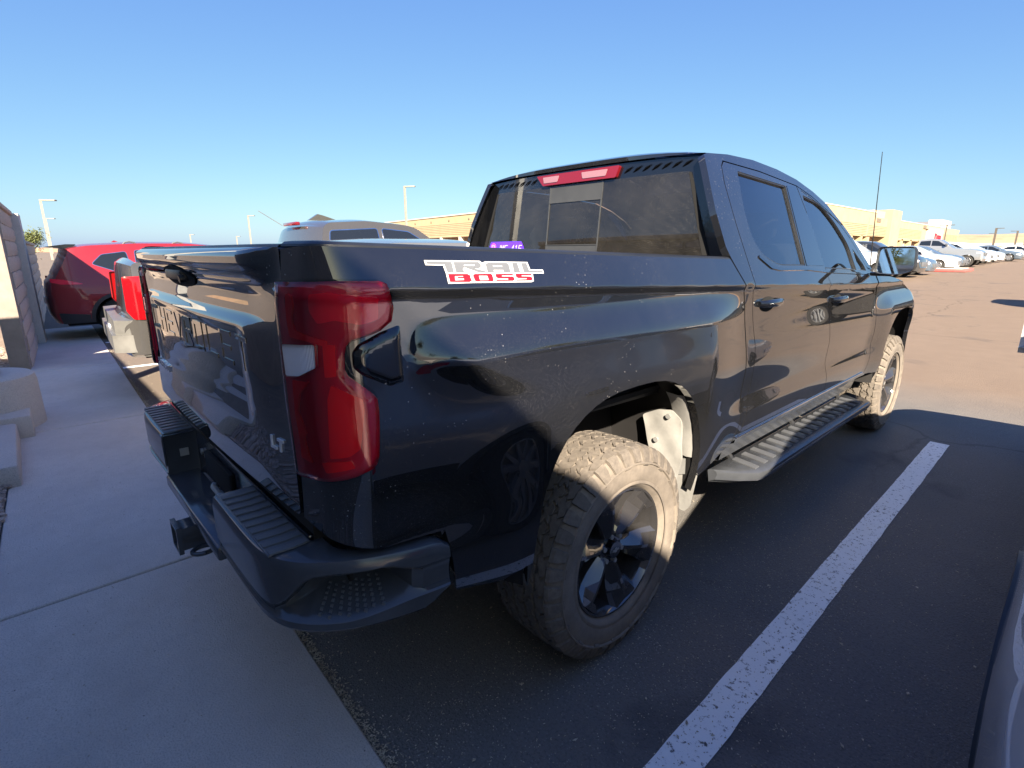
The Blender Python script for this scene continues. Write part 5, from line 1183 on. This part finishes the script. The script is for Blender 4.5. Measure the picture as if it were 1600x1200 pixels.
# measured directions; heights from the photograph
pole(-59.2, 36.6, 9.0, 'tall light pole in front of the tan arcade building', arm=(.8, .6))
pole(-72, 1.6, 6.05, 'light pole standing behind the left block wall, nearest one', arm=(.55, .85), w=.10)
pole(-120, 3.8, 5.9, 'second light pole behind the left block wall, further off', arm=(.55, .85), w=.10)
pole(-110, 33.1, 7.2, 'light pole seen just left of the grey cab roof', arm=(.8, .6))
pole(-180, 38.0, 5.3, 'small distant light pole left of the grey cab', arm=(.8, .6), w=.13)
pole(-190, 53.5, 5.3, 'small distant light pole closest to the grey cab', arm=(.8, .6), w=.13)
pole(-22.5, 158, 6.4, 'thin dark light pole in front of the store sign', 'pole_dark', heads=2)
pole(-15.0, 170, 5.8, 'dark light pole over the silver pickup with one arm to the right', 'pole_dark', w=.2)
pole(-13.5, 200, 5.9, 'dark light pole second from the silver pickup', 'pole_dark', w=.2, arm=(-1, 0))
pole(-19, 210, 5.6, 'dark light pole with arm to the left, beyond the pickup cab', 'pole_dark', w=.2, arm=(-1, 0))
pole(-8.2, 150, 6.0, 'dark light pole at the far right of the lot', 'pole_dark', w=.2)
pole(-38, 260, 5.6, 'tiny light pole beside the store corner', 'pole_dark', w=.2)
# red kerb island
isl = empty('kerb_island', (-4.0, 40.6, G(4, 40.6)), 0, 'low parking island with red painted kerb in front of the white sedan', 'kerb island')
simple('red_kerb', (.55, .10, .09), .8); mb = MB(); mb.box(-1.6, 1.0, -1.5, 1.6, 0, .16, b=.03); mb.build('painted_kerb', M['red_kerb'], isl)
mb = MB(); mb.box(-1.4, .8, -1.3, 1.4, .15, .19, b=.01); mb.build('island_top', M['base_concrete'], isl)
# ---------------- hills ----------------
t = NT('desert_hill'); t.set(base=t.ramp(t.noise(.02, 7, .75), [(.35, (.34, .20, .11)), (.5, (.45, .29, .17)), (.68, (.22, .17, .10))]), rough=.95); M['desert_hill'] = t.m
def ridge(nm, x0, x1, y, base, hs_, dep, mt, seed, ax='x'):
    rn = random.Random(seed); mb = MB(); n = 90; rows = [[] for _ in range(6)]
    ph = [rn.uniform(0, 6.28) for _ in range(6)]
    for i in range(n+1):
        t = i/n; a = x0+(x1-x0)*t; h = hs_*(.62+.18*sin(t*5+ph[0])+.12*sin(t*13+ph[1])+.06*sin(t*29+ph[2])+.04*sin(t*61+ph[3]))
        for j, (f, d) in enumerate(((0, 0), (.35, .10), (.72, .28), (.95, .5), (1, .62), (.5, 1))):
            q = y+dep*d+rn.uniform(-1, 1)*dep*.02; z = base+h*f
            rows[j].append((a, q, z) if ax == 'x' else (-q, a, z))
    mb.grid(rows); o = mb.build(nm, M[mt], None, ang=80); return struct(o)
ridge('hills', -160, 500, 420, .5, 15, 160, 'desert_hill', 1)
ridge('hills', -260, 260, 520, .5, 7.5, 160, 'desert_hill', 4, 'y')
mb = MB(); 
for i in range(9): pass
rw_ = empty('retaining_wall', (10, 400, 1), 0, 'long pale retaining wall on the distant hillside at the right', 'wall')
mb = MB(); mb.box(-75, 120, 0, 2, 3.8, 5.1); mb.build('upper_wall', M['stucco_pale'], rw_); mb = MB(); mb.box(-70, 120, -20, -19, .0, 1.6); mb.build('lower_wall', M['stucco_pink'], rw_)
# ---------------- plants ----------------
t = NT('leaf_green'); t.set(base=t.ramp(t.noise(.9, 3), [(.35, (.10, .12, .035)), (.65, (.20, .21, .07))]), rough=.7); M['leaf_green'] = t.m
simple('bark', (.10, .085, .05), .9)
def tree(name, lb, ct, x, y, z0, h, r, nl, seed, trunk=.12, leaf=.06, grp=None):
    rn = random.Random(seed); root = empty(name, (x, y, z0), 0, lb, ct, grp); mb = MB(); tips = []
    def br(p, d, L, rad, lv):
        pts = [p]; q = Vector(p); dd = Vector(d)
        for i in range(5):
            dd = (dd+Vector((rn.uniform(-.3, .3), rn.uniform(-.3, .3), rn.uniform(-.05, .22)))).normalized(); q = q+dd*L/5; pts.append(q.copy())
            if lv >= 1: tips.append((q.copy(), L))
        mb.tube(pts, [rad*(1-.12*i) for i in range(6)], 6 if lv == 0 else 4)
        if lv < 3:
            for k in range(4 if lv == 0 else 3):
                a = rn.uniform(0, 6.28); e = rn.uniform(.2, .9); br(pts[rn.choice((3, 4, 5))], (cos(a)*e, sin(a)*e, rn.uniform(.3, .9)), L*.62, rad*.5, lv+1)
    br(Vector((0, 0, 0)), (0, 0, 1), h*.42, trunk, 0); mb.build('trunk', M['bark'], root, fix=False)
    lf = MB()
    for i in range(nl):
        p, L = rn.choice(tips); c = p+Vector((rn.gauss(0, 1), rn.gauss(0, 1), rn.gauss(0, .8)))*r*.13
        for k in range(3):
            q = c+Vector((rn.gauss(0, 1), rn.gauss(0, 1), rn.gauss(0, 1)))*leaf; u = Vector((rn.gauss(0, 1), rn.gauss(0, 1), rn.gauss(0, 1))).normalized()*leaf; w = u.orthogonal().normalized()*leaf*.35
            lf.add([q-u, q+w, q+u, q-w], [(0, 1, 2, 3)])
    lf.build('crown', M['leaf_green'], root, smooth=False, fix=False)
    return root
tree('desert_shrub', 'yellow-green palo verde bush spilling over the lower block wall', 'shrub', -19.5, -1.45, .4, 2.1, .7, 1500, 3, .04, .035)
for i, (x, y, h) in enumerate(((17, 10, 6), (15, 15.5, 6.5), (22, 4, 7), (-1.5, -14, 6), (9.5, -9, 6), (18, -3, 6))):
    tree('desert_tree', ['palo verde tree on the island to the right, outside the frame', 'taller palo verde tree further along the right-hand island', 'large tree right of the lot', 'palo verde tree standing behind the low wall', 'tree growing behind the tall wall', 'tree right of the tall wall end'][i], 'tree', x, y, G(x, y), h, 3, 2600, 20+i, .10, .07, 'palo verde trees around the lot')
# cars on the right, seen only as reflections in the black doors
for i, (x, y, lb, kd, pm) in enumerate(((11.5, 13.5, 'white SUV parked right of the frame', 'suv', 'white_car_paint'), (14.5, 13.5, 'silver sedan parked right of the frame', 'sedan', 'silver_paint'), (8.3, 2.0, 'dark SUV parked right of the silver car', 'suv', 'dark_paint'))):
    car('parked_car', lb, 'car', kd, (x, y, G(x, y)), 0, 4.7, 1.88, 1.6, pm)
